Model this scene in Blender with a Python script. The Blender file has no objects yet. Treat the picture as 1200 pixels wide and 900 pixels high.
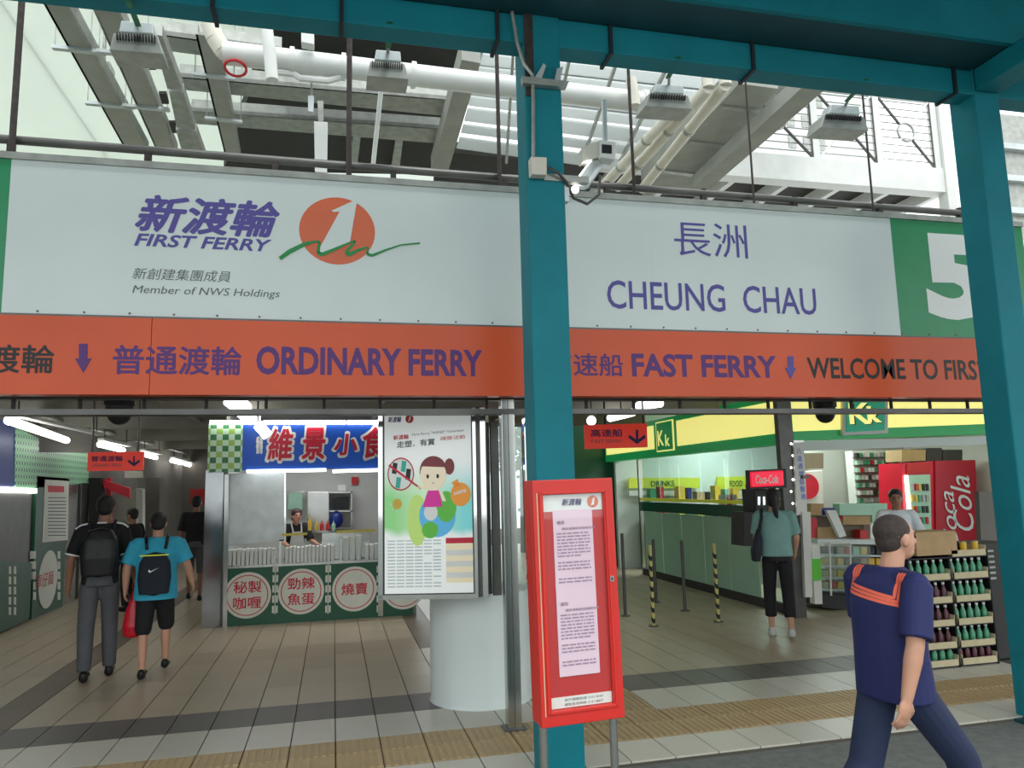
import bpy, bmesh, math, random
from mathutils import Vector, Matrix
from mathutils.bvhtree import BVHTree
random.seed(7)
S = bpy.context.scene
COL = S.collection
PI = math.pi
# ---------------------------------------------------------------- camera
CR = Vector((0.97302916, -0.22934613, -0.0247912))
CU = Vector((-0.00689063, -0.13631781, 0.99064119))
CF = Vector((0.23057921, 0.96375194, 0.13422155))
CAM = Vector((0, 0, 1.7)); FPX = 878.16
cd = bpy.data.cameras.new('camera'); cam = bpy.data.objects.new('camera', cd); COL.objects.link(cam)
cd.sensor_width = 36; cd.lens = FPX / 1200 * 36; cd.clip_end = 300
cam.matrix_world = Matrix(((CR.x, CU.x, -CF.x, 0), (CR.y, CU.y, -CF.y, 0), (CR.z, CU.z, -CF.z, 1.7), (0, 0, 0, 1)))
S.camera = cam
# ---------------------------------------------------------------- sky, exposure
S.view_settings.view_transform = 'Standard'; S.view_settings.look = 'None'
S.view_settings.exposure = 0.0; S.view_settings.gamma = 1.0
W = bpy.data.worlds.new('sky'); S.world = W; W.use_nodes = True
nt = W.node_tree; nt.nodes.clear()
wo = nt.nodes.new('ShaderNodeOutputWorld'); bg = nt.nodes.new('ShaderNodeBackground')
tc = nt.nodes.new('ShaderNodeTexCoord'); nz = nt.nodes.new('ShaderNodeTexNoise'); rp = nt.nodes.new('ShaderNodeValToRGB')
nz.inputs['Scale'].default_value = 1.6; nz.inputs['Detail'].default_value = 3
rp.color_ramp.elements[0].color = (0.80, 0.90, 0.95, 1); rp.color_ramp.elements[1].color = (1, 1, 0.98, 1)
nt.links.new(tc.outputs['Generated'], nz.inputs['Vector']); nt.links.new(nz.outputs['Fac'], rp.inputs['Fac'])
nt.links.new(rp.outputs['Color'], bg.inputs['Color']); nt.links.new(bg.outputs[0], wo.inputs[0])
bg.inputs['Strength'].default_value = 1.9
sl = bpy.data.lights.new('overcast_sun', 'SUN'); sl.energy = 1.4; sl.angle = math.radians(20); sl.color = (1, .98, .95)
so = bpy.data.objects.new('overcast_sun', sl); COL.objects.link(so)
so.rotation_euler = (math.radians(32), 0, math.radians(15))
# ---------------------------------------------------------------- helpers
def ray(x, y):
    return CF + CR * ((x - 600) / FPX) - CU * ((y - 450) / FPX)
def at(x, y, ax, v):      # a point of the photograph carried onto a real plane (X, Y or Z = v)
    d = ray(x, y); i = 'XYZ'.index(ax)
    return CAM + d * ((v - CAM[i]) / d[i])
def PY(x, y, Y): return at(x, y, 'Y', Y)
def PX(x, y, X): return at(x, y, 'X', X)
def PZ(x, y, Z): return at(x, y, 'Z', Z)
def lin(c):
    c = c / 255; return c / 12.92 if c <= .04045 else ((c + .055) / 1.055) ** 2.4
MATS = {}
def mat(name, rgb, rough=.55, metal=0., emit=0., var=.08, scale=6., bump=0., bscale=60., ecol=None, spec=.5):
    m = bpy.data.materials.new(name); m.use_nodes = True; n = m.node_tree; b = n.nodes['Principled BSDF']
    c = [lin(v) for v in rgb]
    b.inputs['Roughness'].default_value = rough; b.inputs['Metallic'].default_value = metal
    b.inputs['Specular IOR Level'].default_value = spec
    t = n.nodes.new('ShaderNodeTexCoord')
    if var > 0:
        x = n.nodes.new('ShaderNodeTexNoise'); x.inputs['Scale'].default_value = scale; x.inputs['Detail'].default_value = 4
        r = n.nodes.new('ShaderNodeValToRGB')
        r.color_ramp.elements[0].position = .3; r.color_ramp.elements[1].position = .7
        r.color_ramp.elements[0].color = [v * (1 - var) for v in c] + [1]
        r.color_ramp.elements[1].color = [min(1, v * (1 + var)) for v in c] + [1]
        n.links.new(t.outputs['Object'], x.inputs['Vector']); n.links.new(x.outputs['Fac'], r.inputs['Fac'])
        n.links.new(r.outputs['Color'], b.inputs['Base Color'])
    else: b.inputs['Base Color'].default_value = c + [1]
    if bump > 0:
        y = n.nodes.new('ShaderNodeTexNoise'); y.inputs['Scale'].default_value = bscale; q = n.nodes.new('ShaderNodeBump')
        q.inputs['Strength'].default_value = bump; q.inputs['Distance'].default_value = .01
        n.links.new(t.outputs['Object'], y.inputs['Vector']); n.links.new(y.outputs['Fac'], q.inputs['Height']); n.links.new(q.outputs[0], b.inputs['Normal'])
    if emit > 0:
        e = [lin(v) for v in (ecol or rgb)]
        b.inputs['Emission Color'].default_value = e + [1]; b.inputs['Emission Strength'].default_value = emit
    MATS[name] = m; return m
def glass(name, tint=(.9, .97, .95), gl=.12):
    m = bpy.data.materials.new(name); m.use_nodes = True; n = m.node_tree; n.nodes.clear()
    o = n.nodes.new('ShaderNodeOutputMaterial'); a = n.nodes.new('ShaderNodeBsdfTransparent'); g = n.nodes.new('ShaderNodeBsdfGlossy')
    x = n.nodes.new('ShaderNodeMixShader'); f = n.nodes.new('ShaderNodeFresnel'); f.inputs['IOR'].default_value = 1.45
    ad = n.nodes.new('ShaderNodeMath'); ad.operation = 'ADD'; ad.inputs[1].default_value = gl
    a.inputs[0].default_value = tint + (1,); g.inputs['Roughness'].default_value = .03; g.inputs[0].default_value = (.9, .9, .9, 1)
    gm_ = n.nodes.new('ShaderNodeNewGeometry'); iv = n.nodes.new('ShaderNodeMath'); iv.operation = 'SUBTRACT'; iv.inputs[0].default_value = 1; n.links.new(gm_.outputs['Backfacing'], iv.inputs[1]); ml = n.nodes.new('ShaderNodeMath'); ml.operation = 'MULTIPLY'; n.links.new(f.outputs[0], ml.inputs[0]); n.links.new(iv.outputs[0], ml.inputs[1]); n.links.new(ml.outputs[0], ad.inputs[0]); n.links.new(ad.outputs[0], x.inputs[0]); n.links.new(a.outputs[0], x.inputs[1]); n.links.new(g.outputs[0], x.inputs[2]); n.links.new(x.outputs[0], o.inputs[0])
    MATS[name] = m; return m
def checker(name, s, cols, rough=.35):   # woven look: light squares, mid rows, dark knots
    m = mat(name, cols[0], rough, var=0); n = m.node_tree; b = n.nodes['Principled BSDF']
    t = n.nodes.new('ShaderNodeTexCoord'); mp = n.nodes.new('ShaderNodeMapping'); mp.inputs['Location'].default_value = (.013, .011, .017)
    n.links.new(t.outputs['Object'], mp.inputs[0])
    sp = n.nodes.new('ShaderNodeSeparateXYZ'); n.links.new(mp.outputs[0], sp.inputs[0])
    def par(sock, k):
        a = n.nodes.new('ShaderNodeMath'); a.operation = 'MULTIPLY'; a.inputs[1].default_value = 1 / (s * k); n.links.new(sock, a.inputs[0])
        f = n.nodes.new('ShaderNodeMath'); f.operation = 'FLOORED_MODULO'; f.inputs[1].default_value = 2; n.links.new(a.outputs[0], f.inputs[0])
        g = n.nodes.new('ShaderNodeMath'); g.operation = 'GREATER_THAN'; g.inputs[1].default_value = 1; n.links.new(f.outputs[0], g.inputs[0]); return g.outputs[0]
    sm = n.nodes.new('ShaderNodeMath'); sm.operation = 'ADD'; n.links.new(sp.outputs[0], sm.inputs[0]); n.links.new(sp.outputs[1], sm.inputs[1])
    px_, pz_ = par(sm.outputs[0], 1), par(sp.outputs[2], 1)
    m1 = n.nodes.new('ShaderNodeMix'); m1.data_type = 'RGBA'; m2 = n.nodes.new('ShaderNodeMix'); m2.data_type = 'RGBA'; m3 = n.nodes.new('ShaderNodeMix'); m3.data_type = 'RGBA'
    C = [[lin(v) for v in c] + [1] for c in cols]
    m1.inputs[6].default_value = C[0]; m1.inputs[7].default_value = C[1]; n.links.new(px_, m1.inputs[0])
    m2.inputs[6].default_value = C[2]; m2.inputs[7].default_value = C[0]; n.links.new(px_, m2.inputs[0])
    n.links.new(pz_, m3.inputs[0]); n.links.new(m1.outputs[2], m3.inputs[6]); n.links.new(m2.outputs[2], m3.inputs[7]); n.links.new(m3.outputs[2], b.inputs['Base Color'])
    return m
INV = {}
def empty(name, label, cat, loc, rz=0, group=None):
    o = bpy.data.objects.new(name, None); COL.objects.link(o); o.empty_display_size = .1
    o.location = loc; o.rotation_euler = (0, 0, rz); tag(o, label, cat, group)
    INV[o.name] = (Matrix.Translation(Vector(loc)) @ Matrix.Rotation(rz, 4, 'Z')).inverted(); return o
def tag(o, label=None, cat=None, group=None, kind=None):
    if label: o['label'] = label
    if cat: o['category'] = cat
    if group: o['group'] = group
    if kind: o['kind'] = kind
    return o
class MB:
    def __init__(s, M=None): s.v = []; s.f = []; s.M = M or Matrix(); s.sm = False
    def add(s, vs, fs):
        b = len(s.v); s.v += [s.M @ Vector(p) for p in vs]; s.f += [tuple(i + b for i in f) for f in fs]; return s
    def box(s, x0, x1, y0, y1, z0, z1):
        x0, x1 = min(x0, x1), max(x0, x1); y0, y1 = min(y0, y1), max(y0, y1); z0, z1 = min(z0, z1), max(z0, z1)
        return s.add([(x0, y0, z0), (x1, y0, z0), (x1, y1, z0), (x0, y1, z0), (x0, y0, z1), (x1, y0, z1), (x1, y1, z1), (x0, y1, z1)],
                     [(0, 3, 2, 1), (4, 5, 6, 7), (0, 1, 5, 4), (1, 2, 6, 5), (2, 3, 7, 6), (3, 0, 4, 7)])
    def cbox(s, c, sx, sy, sz): return s.box(c[0] - sx / 2, c[0] + sx / 2, c[1] - sy / 2, c[1] + sy / 2, c[2] - sz / 2, c[2] + sz / 2)
    def prism(s, pts, off):        # polygon pts (3-D) extruded by vector off
        n = len(pts); P = [Vector(p) for p in pts]; o = Vector(off)
        nn = Vector((0, 0, 0))
        for i in range(n): nn += P[i].cross(P[(i + 1) % n])
        if nn.dot(o) > 0: P.reverse()
        s.add([p for p in P] + [p + o for p in P], [tuple(range(n)), tuple(range(2 * n - 1, n - 1, -1))] + [(i, i + n, (i + 1) % n + n, (i + 1) % n) for i in range(n)]); return s
    def pp(s, pix, ax, v, depth):  # prism whose outline is read off the photograph on a real plane
        o = [0, 0, 0]; o['XYZ'.index(ax)] = depth
        return s.prism([at(x, y, ax, v) for x, y in pix], o)
    def tube(s, a, b, r1, r2=None, n=12, caps=True):
        a = Vector(a); b = Vector(b); r2 = r1 if r2 is None else r2; d = (b - a).normalized()
        u = d.orthogonal().normalized(); w = d.cross(u); vs = []; fs = []
        for k in range(n):
            t = 2 * PI * k / n; e = u * math.cos(t) + w * math.sin(t); vs += [a + e * r1, b + e * r2]
        for k in range(n): j = (k + 1) % n; fs.append((2 * k, 2 * j, 2 * j + 1, 2 * k + 1))
        if caps: fs.append(tuple(2 * k for k in reversed(range(n)))); fs.append(tuple(2 * k + 1 for k in range(n)))
        return s.add(vs, fs)
    def path(s, pts, r, n=8):
        pts = [Vector(p) for p in pts]
        for i in range(len(pts) - 1): s.tube(pts[i], pts[i + 1], r, n=n)
        for p in pts[1:-1]: s.ball(p, (r, r, r), 6, 8)
        return s
    def ball(s, c, r, nu=8, nv=12, R=None):
        c = Vector(c); vs = [(0, 0, 1)]; fs = []
        if not hasattr(r, '__len__'): r = (r, r, r)
        for i in range(1, nu):
            a = PI * i / nu
            for j in range(nv): b = 2 * PI * j / nv; vs.append((math.sin(a) * math.cos(b), math.sin(a) * math.sin(b), math.cos(a)))
        vs.append((0, 0, -1)); L = len(vs) - 1
        for j in range(nv): fs.append((0, 1 + j, 1 + (j + 1) % nv)); fs.append((L, L - nv + (j + 1) % nv, L - nv + j))
        for i in range(nu - 2):
            for j in range(nv): k = 1 + i * nv; fs.append((k + j, k + nv + j, k + nv + (j + 1) % nv, k + (j + 1) % nv))
        o = []
        for v in vs:
            q = Vector((v[0] * r[0], v[1] * r[1], v[2] * r[2])); o.append(c + ((R @ q) if R else q))
        return s.add(o, fs)
    def cap(s, a, b, r1, r2=None, n=12):
        r2 = r1 if r2 is None else r2; s.tube(a, b, r1, r2, n); s.ball(a, r1, 6, n); s.ball(b, r2, 6, n); return s
    def loft(s, secs, n=16, pw=2.0):      # secs: (cx, cy, z, rx, ry)
        vs = []; fs = []
        for cx, cy, z, rx, ry in secs:
            for k in range(n):
                t = 2 * PI * k / n; c_, s_ = math.cos(t), math.sin(t)
                vs.append((cx + rx * math.copysign(abs(c_) ** (2 / pw), c_), cy + ry * math.copysign(abs(s_) ** (2 / pw), s_), z))
        m = len(secs)
        for i in range(m - 1):
            for k in range(n): j = (k + 1) % n; fs.append((i * n + k, i * n + j, (i + 1) * n + j, (i + 1) * n + k))
        up = secs[-1][2] > secs[0][2]
        a = tuple(range(n)); b = tuple((m - 1) * n + k for k in range(n))
        if up: fs.append(a[::-1]); fs.append(b)
        else: fs = [f[::-1] for f in fs]; fs.append(a); fs.append(b[::-1])
        return s.add(vs, fs)
    def disc(s, c, r, nrm, th, n=28, sx=1., sy=1.):
        c = Vector(c); nrm = Vector(nrm).normalized(); up = Vector((0, 0, 1)); u = up.cross(nrm)
        if u.length < .1: u = Vector((1, 0, 0))
        u.normalize(); w = nrm.cross(u)
        return s.prism([c + u * (r * sx * math.cos(2 * PI * k / n)) + w * (r * sy * math.sin(2 * PI * k / n)) for k in range(n)], nrm * th)
    def ring(s, c, r, t, nrm, n=24):
        c = Vector(c); nrm = Vector(nrm).normalized(); u = nrm.orthogonal().normalized(); w = nrm.cross(u)
        p = [c + u * (r * math.cos(2 * PI * k / n)) + w * (r * math.sin(2 * PI * k / n)) for k in range(n)]
        for k in range(n): s.tube(p[k], p[(k + 1) % n], t, n=6, caps=False)
        return s
    def build(s, name, m, parent=None, smooth=None, bevel=0, label=None, cat=None, group=None, kind=None, origin=None):
        vs = s.v
        if parent is not None: I = INV[parent.name]; vs = [I @ p for p in vs]; loc = None
        else:
            if origin is None:
                xs = [p.x for p in vs]; ys = [p.y for p in vs]; zs = [p.z for p in vs]
                origin = Vector(((min(xs) + max(xs)) / 2, (min(ys) + max(ys)) / 2, min(zs)))
            loc = Vector(origin); vs = [p - loc for p in vs]
        me = bpy.data.meshes.new(name); me.from_pydata([tuple(p) for p in vs], [], s.f); me.update()
        me.materials.append(MATS[m] if isinstance(m, str) else m)
        if smooth:
            me.polygons.foreach_set('use_smooth', [True] * len(me.polygons))
            if smooth != 'all':
                me.set_sharp_from_angle(angle=math.radians(40))
        o = bpy.data.objects.new(name, me); COL.objects.link(o)
        if parent is not None: o.parent = parent; INV[o.name] = INV[parent.name]
        else: o.location = loc; INV[o.name] = Matrix.Translation(-loc)
        if bevel: b = o.modifiers.new('bevel', 'BEVEL'); b.width = bevel; b.segments = 2; b.limit_method = 'ANGLE'; b.angle_limit = math.radians(50)
        tag(o, label, cat, group, kind); return o
def copy_tree(o, parent=None):
    c = o.copy(); COL.objects.link(c)
    if parent: c.parent = parent
    for k in [x for x in bpy.data.objects if x.parent == o]: copy_tree(k, c)
    return c
def text(s, m, parent, bl, xd, up, w, h, shear=0, off=0, th=.002, name='lettering', label=None):
    cjk = any(ord(q) > 0x2e80 for q in s)
    c = bpy.data.curves.new('t', 'FONT'); c.body = s; c.size = 1; c.shear = shear; c.offset = 0 if cjk else off; c.resolution_u = 3
    o = bpy.data.objects.new('t', c); COL.objects.link(o)
    dg = bpy.context.evaluated_depsgraph_get(); dg.update()
    me = bpy.data.meshes.new_from_object(o.evaluated_get(dg)); bpy.data.objects.remove(o); bpy.data.curves.remove(c)
    V = [v.co for v in me.vertices]; x0 = min(v.x for v in V); x1 = max(v.x for v in V); y0 = min(v.y for v in V); y1 = max(v.y for v in V)
    bl = Vector(bl); xd = Vector(xd).normalized(); up = Vector(up).normalized(); nr = xd.cross(up); sx = w / (x1 - x0); sy = (h / (y1 - y0)) if h else sx
    b = MB(); n_ = 1 if (not cjk or off <= 0) else (8 if off < .05 else 16)
    for k in range(n_):      # heavy strokes: the same glyph laid side by side
        ox, oy = (0, 0) if n_ == 1 else (off * math.cos(2 * PI * k / n_), off * math.sin(2 * PI * k / n_))
        b.add([bl + xd * ((v.x - x0 + ox) * sx) + up * ((v.y - y0 + oy) * sy) + nr * (th + .00004 * k) for v in V], [tuple(p.vertices) for p in me.polygons])
    bpy.data.meshes.remove(me)
    return b.build(name, m, parent, label=label)
def textpx(s, m, parent, BL, TR, ax, v, **k):    # text spanning two photographed corners on plane Y=v (reads +X) or X=v
    a = at(*BL, ax, v); b = at(*TR, ax, v)
    if ax == 'Y': return text(s, m, parent, a, (1, 0, 0), (0, 0, 1), b.x - a.x, b.z - a.z, **k)
    d = 1 if b.y > a.y else -1
    return text(s, m, parent, a, (0, d, 0), (0, 0, 1), abs(b.y - a.y), b.z - a.z, **k)
# ---------------------------------------------------------------- materials
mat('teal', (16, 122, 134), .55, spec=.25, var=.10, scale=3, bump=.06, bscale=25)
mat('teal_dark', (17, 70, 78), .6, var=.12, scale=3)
mat('black_strap', (14, 30, 38), .6)
mat('green_bracket', (30, 120, 78), .6, var=.2, scale=20)
mat('galv', (165, 168, 162), .4, .55, var=.18, scale=9)
mat('galv_light', (196, 204, 204), .35, .35, var=.12, scale=6)
mat('steel', (185, 186, 182), .22, .95, var=.08, scale=5)
mat('pier_steel', (150, 152, 152), .16, 1., var=.1, scale=3)
mat('chrome', (215, 216, 216), .06, 1., var=0)
mat('steel_dark', (95, 95, 92), .4, .6, var=.15)
mat('rust_iron', (60, 54, 52), .7, .3, var=.3, scale=30)
mat('black', (16, 16, 18), .5)
mat('dark_grey', (58, 58, 56), .7)
mat('white_paint', (222, 224, 220), .5, var=.05, scale=4)
mat('cream_paint', (214, 210, 196), .5, var=.07, scale=5)
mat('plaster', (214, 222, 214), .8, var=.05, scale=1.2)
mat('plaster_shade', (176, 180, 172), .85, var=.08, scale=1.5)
mat('concrete', (158, 160, 152), .85, var=.12, scale=3, bump=.1, bscale=20)
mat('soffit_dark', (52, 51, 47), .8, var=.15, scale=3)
mat('sign_white', (212, 222, 219), .33, var=.035, scale=1.3)
mat('orange', (212, 88, 50), .3, var=.05, scale=1.5, spec=.3)
mat('sign_green', (34, 142, 92), .35, var=.05)
mat('purple', (84, 76, 152), .5, var=0)
mat('purple_deep', (84, 38, 112), .5, var=0)
mat('ink_black', (24, 24, 24), .5, var=0)
mat('ink_grey', (98, 108, 108), .6, var=0)
mat('logo_orange', (216, 104, 66), .4, var=.03)
mat('logo_green', (28, 140, 70), .5, var=0)
mat('letter_white', (236, 238, 234), .4, var=0)
mat('tile_cream', (202, 198, 184), .38, var=.06, scale=2.5, bump=.04, bscale=40)
mat('tile_cream2', (192, 190, 176), .4, var=.07, scale=2.5, bump=.04, bscale=40)
mat('tile_brown', (112, 100, 84), .45, var=.1, scale=2.5)
mat('tile_dark', (104, 99, 94), .45, var=.1, scale=3)
mat('tile_yellow', (184, 160, 120), .55, var=.1, scale=4)
mat('grout', (84, 80, 70), .9, var=.1)
mat('asphalt', (112, 116, 112), .9, var=.16, scale=18, bump=.5, bscale=180)
mat('lamp', (255, 255, 250), .5, emit=6, var=0)
mat('lamp_soft', (255, 252, 240), .5, emit=4, var=0)
mat('ceil', (150, 148, 138), .85, var=.1, scale=2)
mat('wall_white', (205, 206, 198), .6, var=.06, scale=2)
mat('wall_grey', (110, 106, 100), .7, var=.15, scale=1.5)
mat('red_box', (206, 45, 38), .35, var=.05, scale=3)
mat('red_back', (196, 42, 40), .5, var=.06, scale=3)
mat('red', (196, 28, 34), .4, var=.05)
mat('sign_red_glow', (226, 58, 42), .35, var=.04, emit=.3)  # glow added to the paint so the hanging signs don't look dim
mat('navy_ink', (38, 30, 96), .5, var=0)
mat('paper_pink', (236, 206, 220), .7, var=.03)
mat('ink_mauve', (168, 142, 164), .8, var=0)
mat('paper_white', (232, 232, 226), .6, var=.03)
mat('tile_hall_lamplit', (184, 170, 146), .35, var=.06, scale=2.5, bump=.04, bscale=40); mat('tile_hall_lamplit2', (176, 163, 140), .37, var=.07, scale=2.5)  # same cream tile, with the hall's warm lamplight mixed into the colour
def sheet(name, rgb, k):       # translucent sheet: louvres backlit by sky; plaster vault gets it too, to brighten it
    m = mat(name, rgb, .6, var=.04, scale=1.0); n = m.node_tree; b = n.nodes['Principled BSDF']; o = n.nodes['Material Output']
    t = n.nodes.new('ShaderNodeBsdfTranslucent'); t.inputs[0].default_value = [lin(v) for v in rgb] + [1]; x = n.nodes.new('ShaderNodeMixShader'); x.inputs[0].default_value = k
    n.links.new(b.outputs[0], x.inputs[1]); n.links.new(t.outputs[0], x.inputs[2]); n.links.new(x.outputs[0], o.inputs[0])
sheet('vault_sheet', (232, 237, 230), .58); sheet('louvre_sheet', (240, 244, 244), .6)
glass('glass'); glass('glass_clear', (.98, .99, .99), .02)
mat('stall_green', (16, 84, 58), .35, var=.08)
mat('disc_white', (224, 226, 214), .4, var=.03)
mat('disc_pink', (216, 172, 172), .5, var=0)
mat('ink_red', (206, 30, 60), .5, var=0)
mat('blue_sign', (16, 66, 152), .4, var=.04, emit=.35)
mat('blue_sign_left', (10, 34, 104), .4, var=.1, emit=.12)
checker('check_big', .075, [(196, 224, 200), (60, 120, 78), (150, 190, 96)])
checker('check_small', .045, [(150, 205, 165), (70, 110, 92), (128, 186, 140)])
mat('kk_green', (28, 158, 84), .35, emit=.25, var=.03)
mat('kk_yellow', (248, 240, 140), .4, emit=.75, var=.06, scale=1.5)
mat('kk_teal', (20, 160, 122), .4, emit=.3, var=0)
mat('lime', (196, 206, 60), .5, emit=.15, var=.04)
mat('frost', (166, 208, 182), .35, var=.06, scale=2)
mat('cola_red', (206, 22, 48), .35, var=.05)
mat('cola_red_lit', (235, 24, 62), .35, emit=.7, var=0)
mat('card', (178, 148, 108), .8, var=.1, scale=8)
mat('card_pale', (196, 184, 150), .8, var=.08, scale=8)
mat('bottle_green', (70, 150, 112), .2, var=.25, scale=25)
mat('bottle_purple', (84, 32, 48), .25, var=.25, scale=25)
mat('can_yellow', (220, 180, 60), .35, var=.1)
mat('skin', (198, 148, 122), .55, var=.05, scale=10)
mat('skin_dark', (150, 108, 86), .55, var=.05, scale=10)
mat('hair', (24, 21, 22), .55, var=.2, scale=60, bump=.5, bscale=220)
mat('hair_short', (62, 52, 48), .7, var=.3, scale=50, bump=.5, bscale=260)
mat('navy', (27, 34, 86), .75, var=.12, scale=8, bump=.15, bscale=12)
mat('navy_trouser', (30, 42, 72), .8, var=.12, scale=8, bump=.15, bscale=12)
mat('stripe_coral', (236, 108, 84), .7, var=.04)
mat('cyan_shirt', (52, 168, 200), .75, var=.08, bump=.1, bscale=12)
mat('cloth_black', (22, 22, 26), .8, var=.15, bump=.1, bscale=14)
mat('cloth_grey', (84, 86, 90), .8, var=.12, bump=.1, bscale=14)
mat('cloth_sage', (118, 158, 152), .8, var=.08, bump=.15, bscale=12)
mat('cloth_white', (214, 222, 226), .8, var=.06, bump=.15, bscale=12)
mat('cloth_navy_dark', (24, 32, 44), .8, var=.1)
mat('shoe_white', (200, 200, 196), .6, var=.05)
mat('bag_red', (206, 24, 44), .35, var=.12, scale=14, bump=.5, bscale=18)
mat('foliage', (92, 132, 66), .7, var=.35, scale=14)
mat('facade_far', (206, 208, 206), .8, var=.05)
mat('yellow_tape', (206, 190, 90), .5, var=.06)
mat('hazard_post', (206, 196, 120), .5, var=.1)
# ================================================================ SETTING
def plate(b, x0, x1, y0, y1, z0, z1): return b.box(x0, x1, y0, y1, z0, z1)
MB().box(-30, 40, -30, 4.59, -.4, -.03).build('road', 'asphalt', kind='structure')
floor = MB().box(-9, 14, 4.59, 30, -.4, -.012).build('floor', 'grout', kind='structure')
TW = .2952; X0 = .0235
tiles = []
def tile_mesh(name, w, l, m, ribs=False):
    b = MB(); g = .004; b.box(g, w - g, .0012, l - .0012, -.012, 0)
    if ribs:
        n = 6
        for k in range(n): x = w * (k + .5) / n; b.box(x - .012, x + .012, .02, l - .02, 0, .005)
    me = bpy.data.meshes.new(name); me.from_pydata([tuple(v) for v in b.v], [], b.f); me.materials.append(MATS[m]); return me
def tile_obj(name, me, x, y, z=0):
    o = bpy.data.objects.new(name, me); COL.objects.link(o); o.parent = floor
    o.matrix_local = Matrix.Translation(INV[floor.name] @ Vector((x, y, z))); return o
mcache = {}
def tm(name, l, m, ribs=False):
    k = (name, round(l, 3), m)
    if k not in mcache: mcache[k] = tile_mesh(name, TW, l, m, ribs)
    return mcache[k]
rows = [(4.59, 4.945), (5.54, 6.07)] + [(6.56 + .59 * i, 6.56 + .59 * (i + 1)) for i in range(26)]
cnt = 0; far = {'tile_hall_lamplit': MB(), 'tile_yellow': MB(), 'tile_brown': MB(), 'tile_dark': MB()}
def guide(x, y): # the yellow guide path running into the right-hand hall
    return 1.75 < x + TW / 2 < 2.42 and y < 9
for ri, (a, b_) in enumerate(rows):
    k0 = int((-5.2 - X0) / TW); k1 = int((7.2 - X0) / TW)
    for k in range(k0, k1):
        x = X0 + k * TW
        brown = (a > 6 and -2.60 < x + TW / 2 < -2.20) or (a > 6.5 and .95 < x + TW / 2 < 1.35 and a > 8)
        if x + TW / 2 > 6.9 and a > 8.6: continue
        vis = -.62 * a - .2 < x < 1.05 * a
        if not vis: continue
        m = 'tile_brown' if brown else (('tile_cream' if a < 6.5 else 'tile_hall_lamplit') if (k * 7 + ri * 3) % 5 else ('tile_cream2' if a < 6.5 else 'tile_hall_lamplit2'))
        if a > 5 and guide(x, a):
            tile_obj('tactile_tile', tm('tactile_tile', b_ - a, 'tile_yellow', True), x, a); continue
        if cnt < 215: tile_obj('tile', tm('tile', b_ - a, m), x, a); cnt += 1
        else: far['tile_brown' if m == 'tile_brown' else 'tile_hall_lamplit'].box(x + .004, x + TW - .004, a + .0012, b_ - .0012, -.012, 0)
for k in range(int((-4.2 - X0) / TW), int((5.7 - X0) / TW)):   # dark band and tactile strip
    x = X0 + k * TW
    tile_obj('dark_tile', tm('dark_tile', .48, 'tile_dark'), x, 6.075) if not guide(x, 6) else tile_obj('tactile_tile', tm('tactile_tile', .48, 'tile_yellow', True), x, 6.075)
    for j in range(2):
        sm_ = guide(x, 5)
        tile_obj('tactile_tile', tm('tactile_tile' , .295, 'tile_yellow', not sm_), x, 4.948 + .295 * j)
for m, b in far.items():
    if b.v: b.build('tile', m, floor, kind='stuff')
# low ceiling of the hall and its ribs, side and back walls
ceil_low = MB().box(-9, 1.15, 5.62, 30, 2.95, 3.15).box(1.15, 14, 5.62, 13.0, 2.95, 3.15).build('ceiling', 'ceil', kind='structure')
for y in (7.6, 9.6, 12.2, 15, 18): MB().box(-6, 5.3 if y < 13 else 1.1, y, y + .3, 2.7, 2.96).build('ceiling_beam', 'ceil', ceil_low)
for x in (-3.9, -2.0, .6, 2.6): MB().tube((x, 6.3, 2.8), (x, 22 if x < 2 else 13, 2.8), .035).build('conduit', 'galv', ceil_low)
MB().box(-4.5, -4.18, 4.9, 24, 0, 3).build('wall_left', 'wall_grey', kind='structure')
MB().box(-4.5, .2, 23, 23.3, 0, 3).build('wall_back', 'wall_grey', kind='structure')
MB().box(5.6, 14, 14.5, 14.6, 0, 3).build('wall_right', 'sign_white', kind='structure'); MB().box(5.6, 14, 13.0, 14.6, 2.95, 3.1).build('ceiling_shop', 'white_paint', kind='structure')
MB().box(3.9, 4.3, 14.6, 14.85, 0, 2.95).build('wall_far_right', 'wall_grey', kind='structure'); MB().box(4.3, 6.1, 14.85, 14.95, 0, 2.95).build('wall_green', 'stall_green', kind='structure')
# upper storey: plaster vault, dark ceiling panels
MB().prism([(-14, 7, 5.2), (-4.6, 7, 8.6), (-4.6, 7, 8.64), (-14, 7, 5.24)], (0, 14, 0)).build('ceiling_vault', 'vault_sheet', kind='structure')
MB().box(-4.6, -.6, 7, 17, 8.6, 8.64).build('ceiling_plaster', 'vault_sheet', kind='structure')
MB().box(-14, 4, 16.5, 16.9, 3.15, 9.2).build('wall_upper_back', 'plaster', kind='structure')
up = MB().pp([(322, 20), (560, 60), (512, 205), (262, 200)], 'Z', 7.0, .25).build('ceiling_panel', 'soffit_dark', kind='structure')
for x in (420, 470): MB().pp([(x - 4, 148), (x + 4, 149), (x - 2, 200), (x - 12, 199)], 'Z', 6.95, .05).build('panel_batten', 'galv', up)
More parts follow.
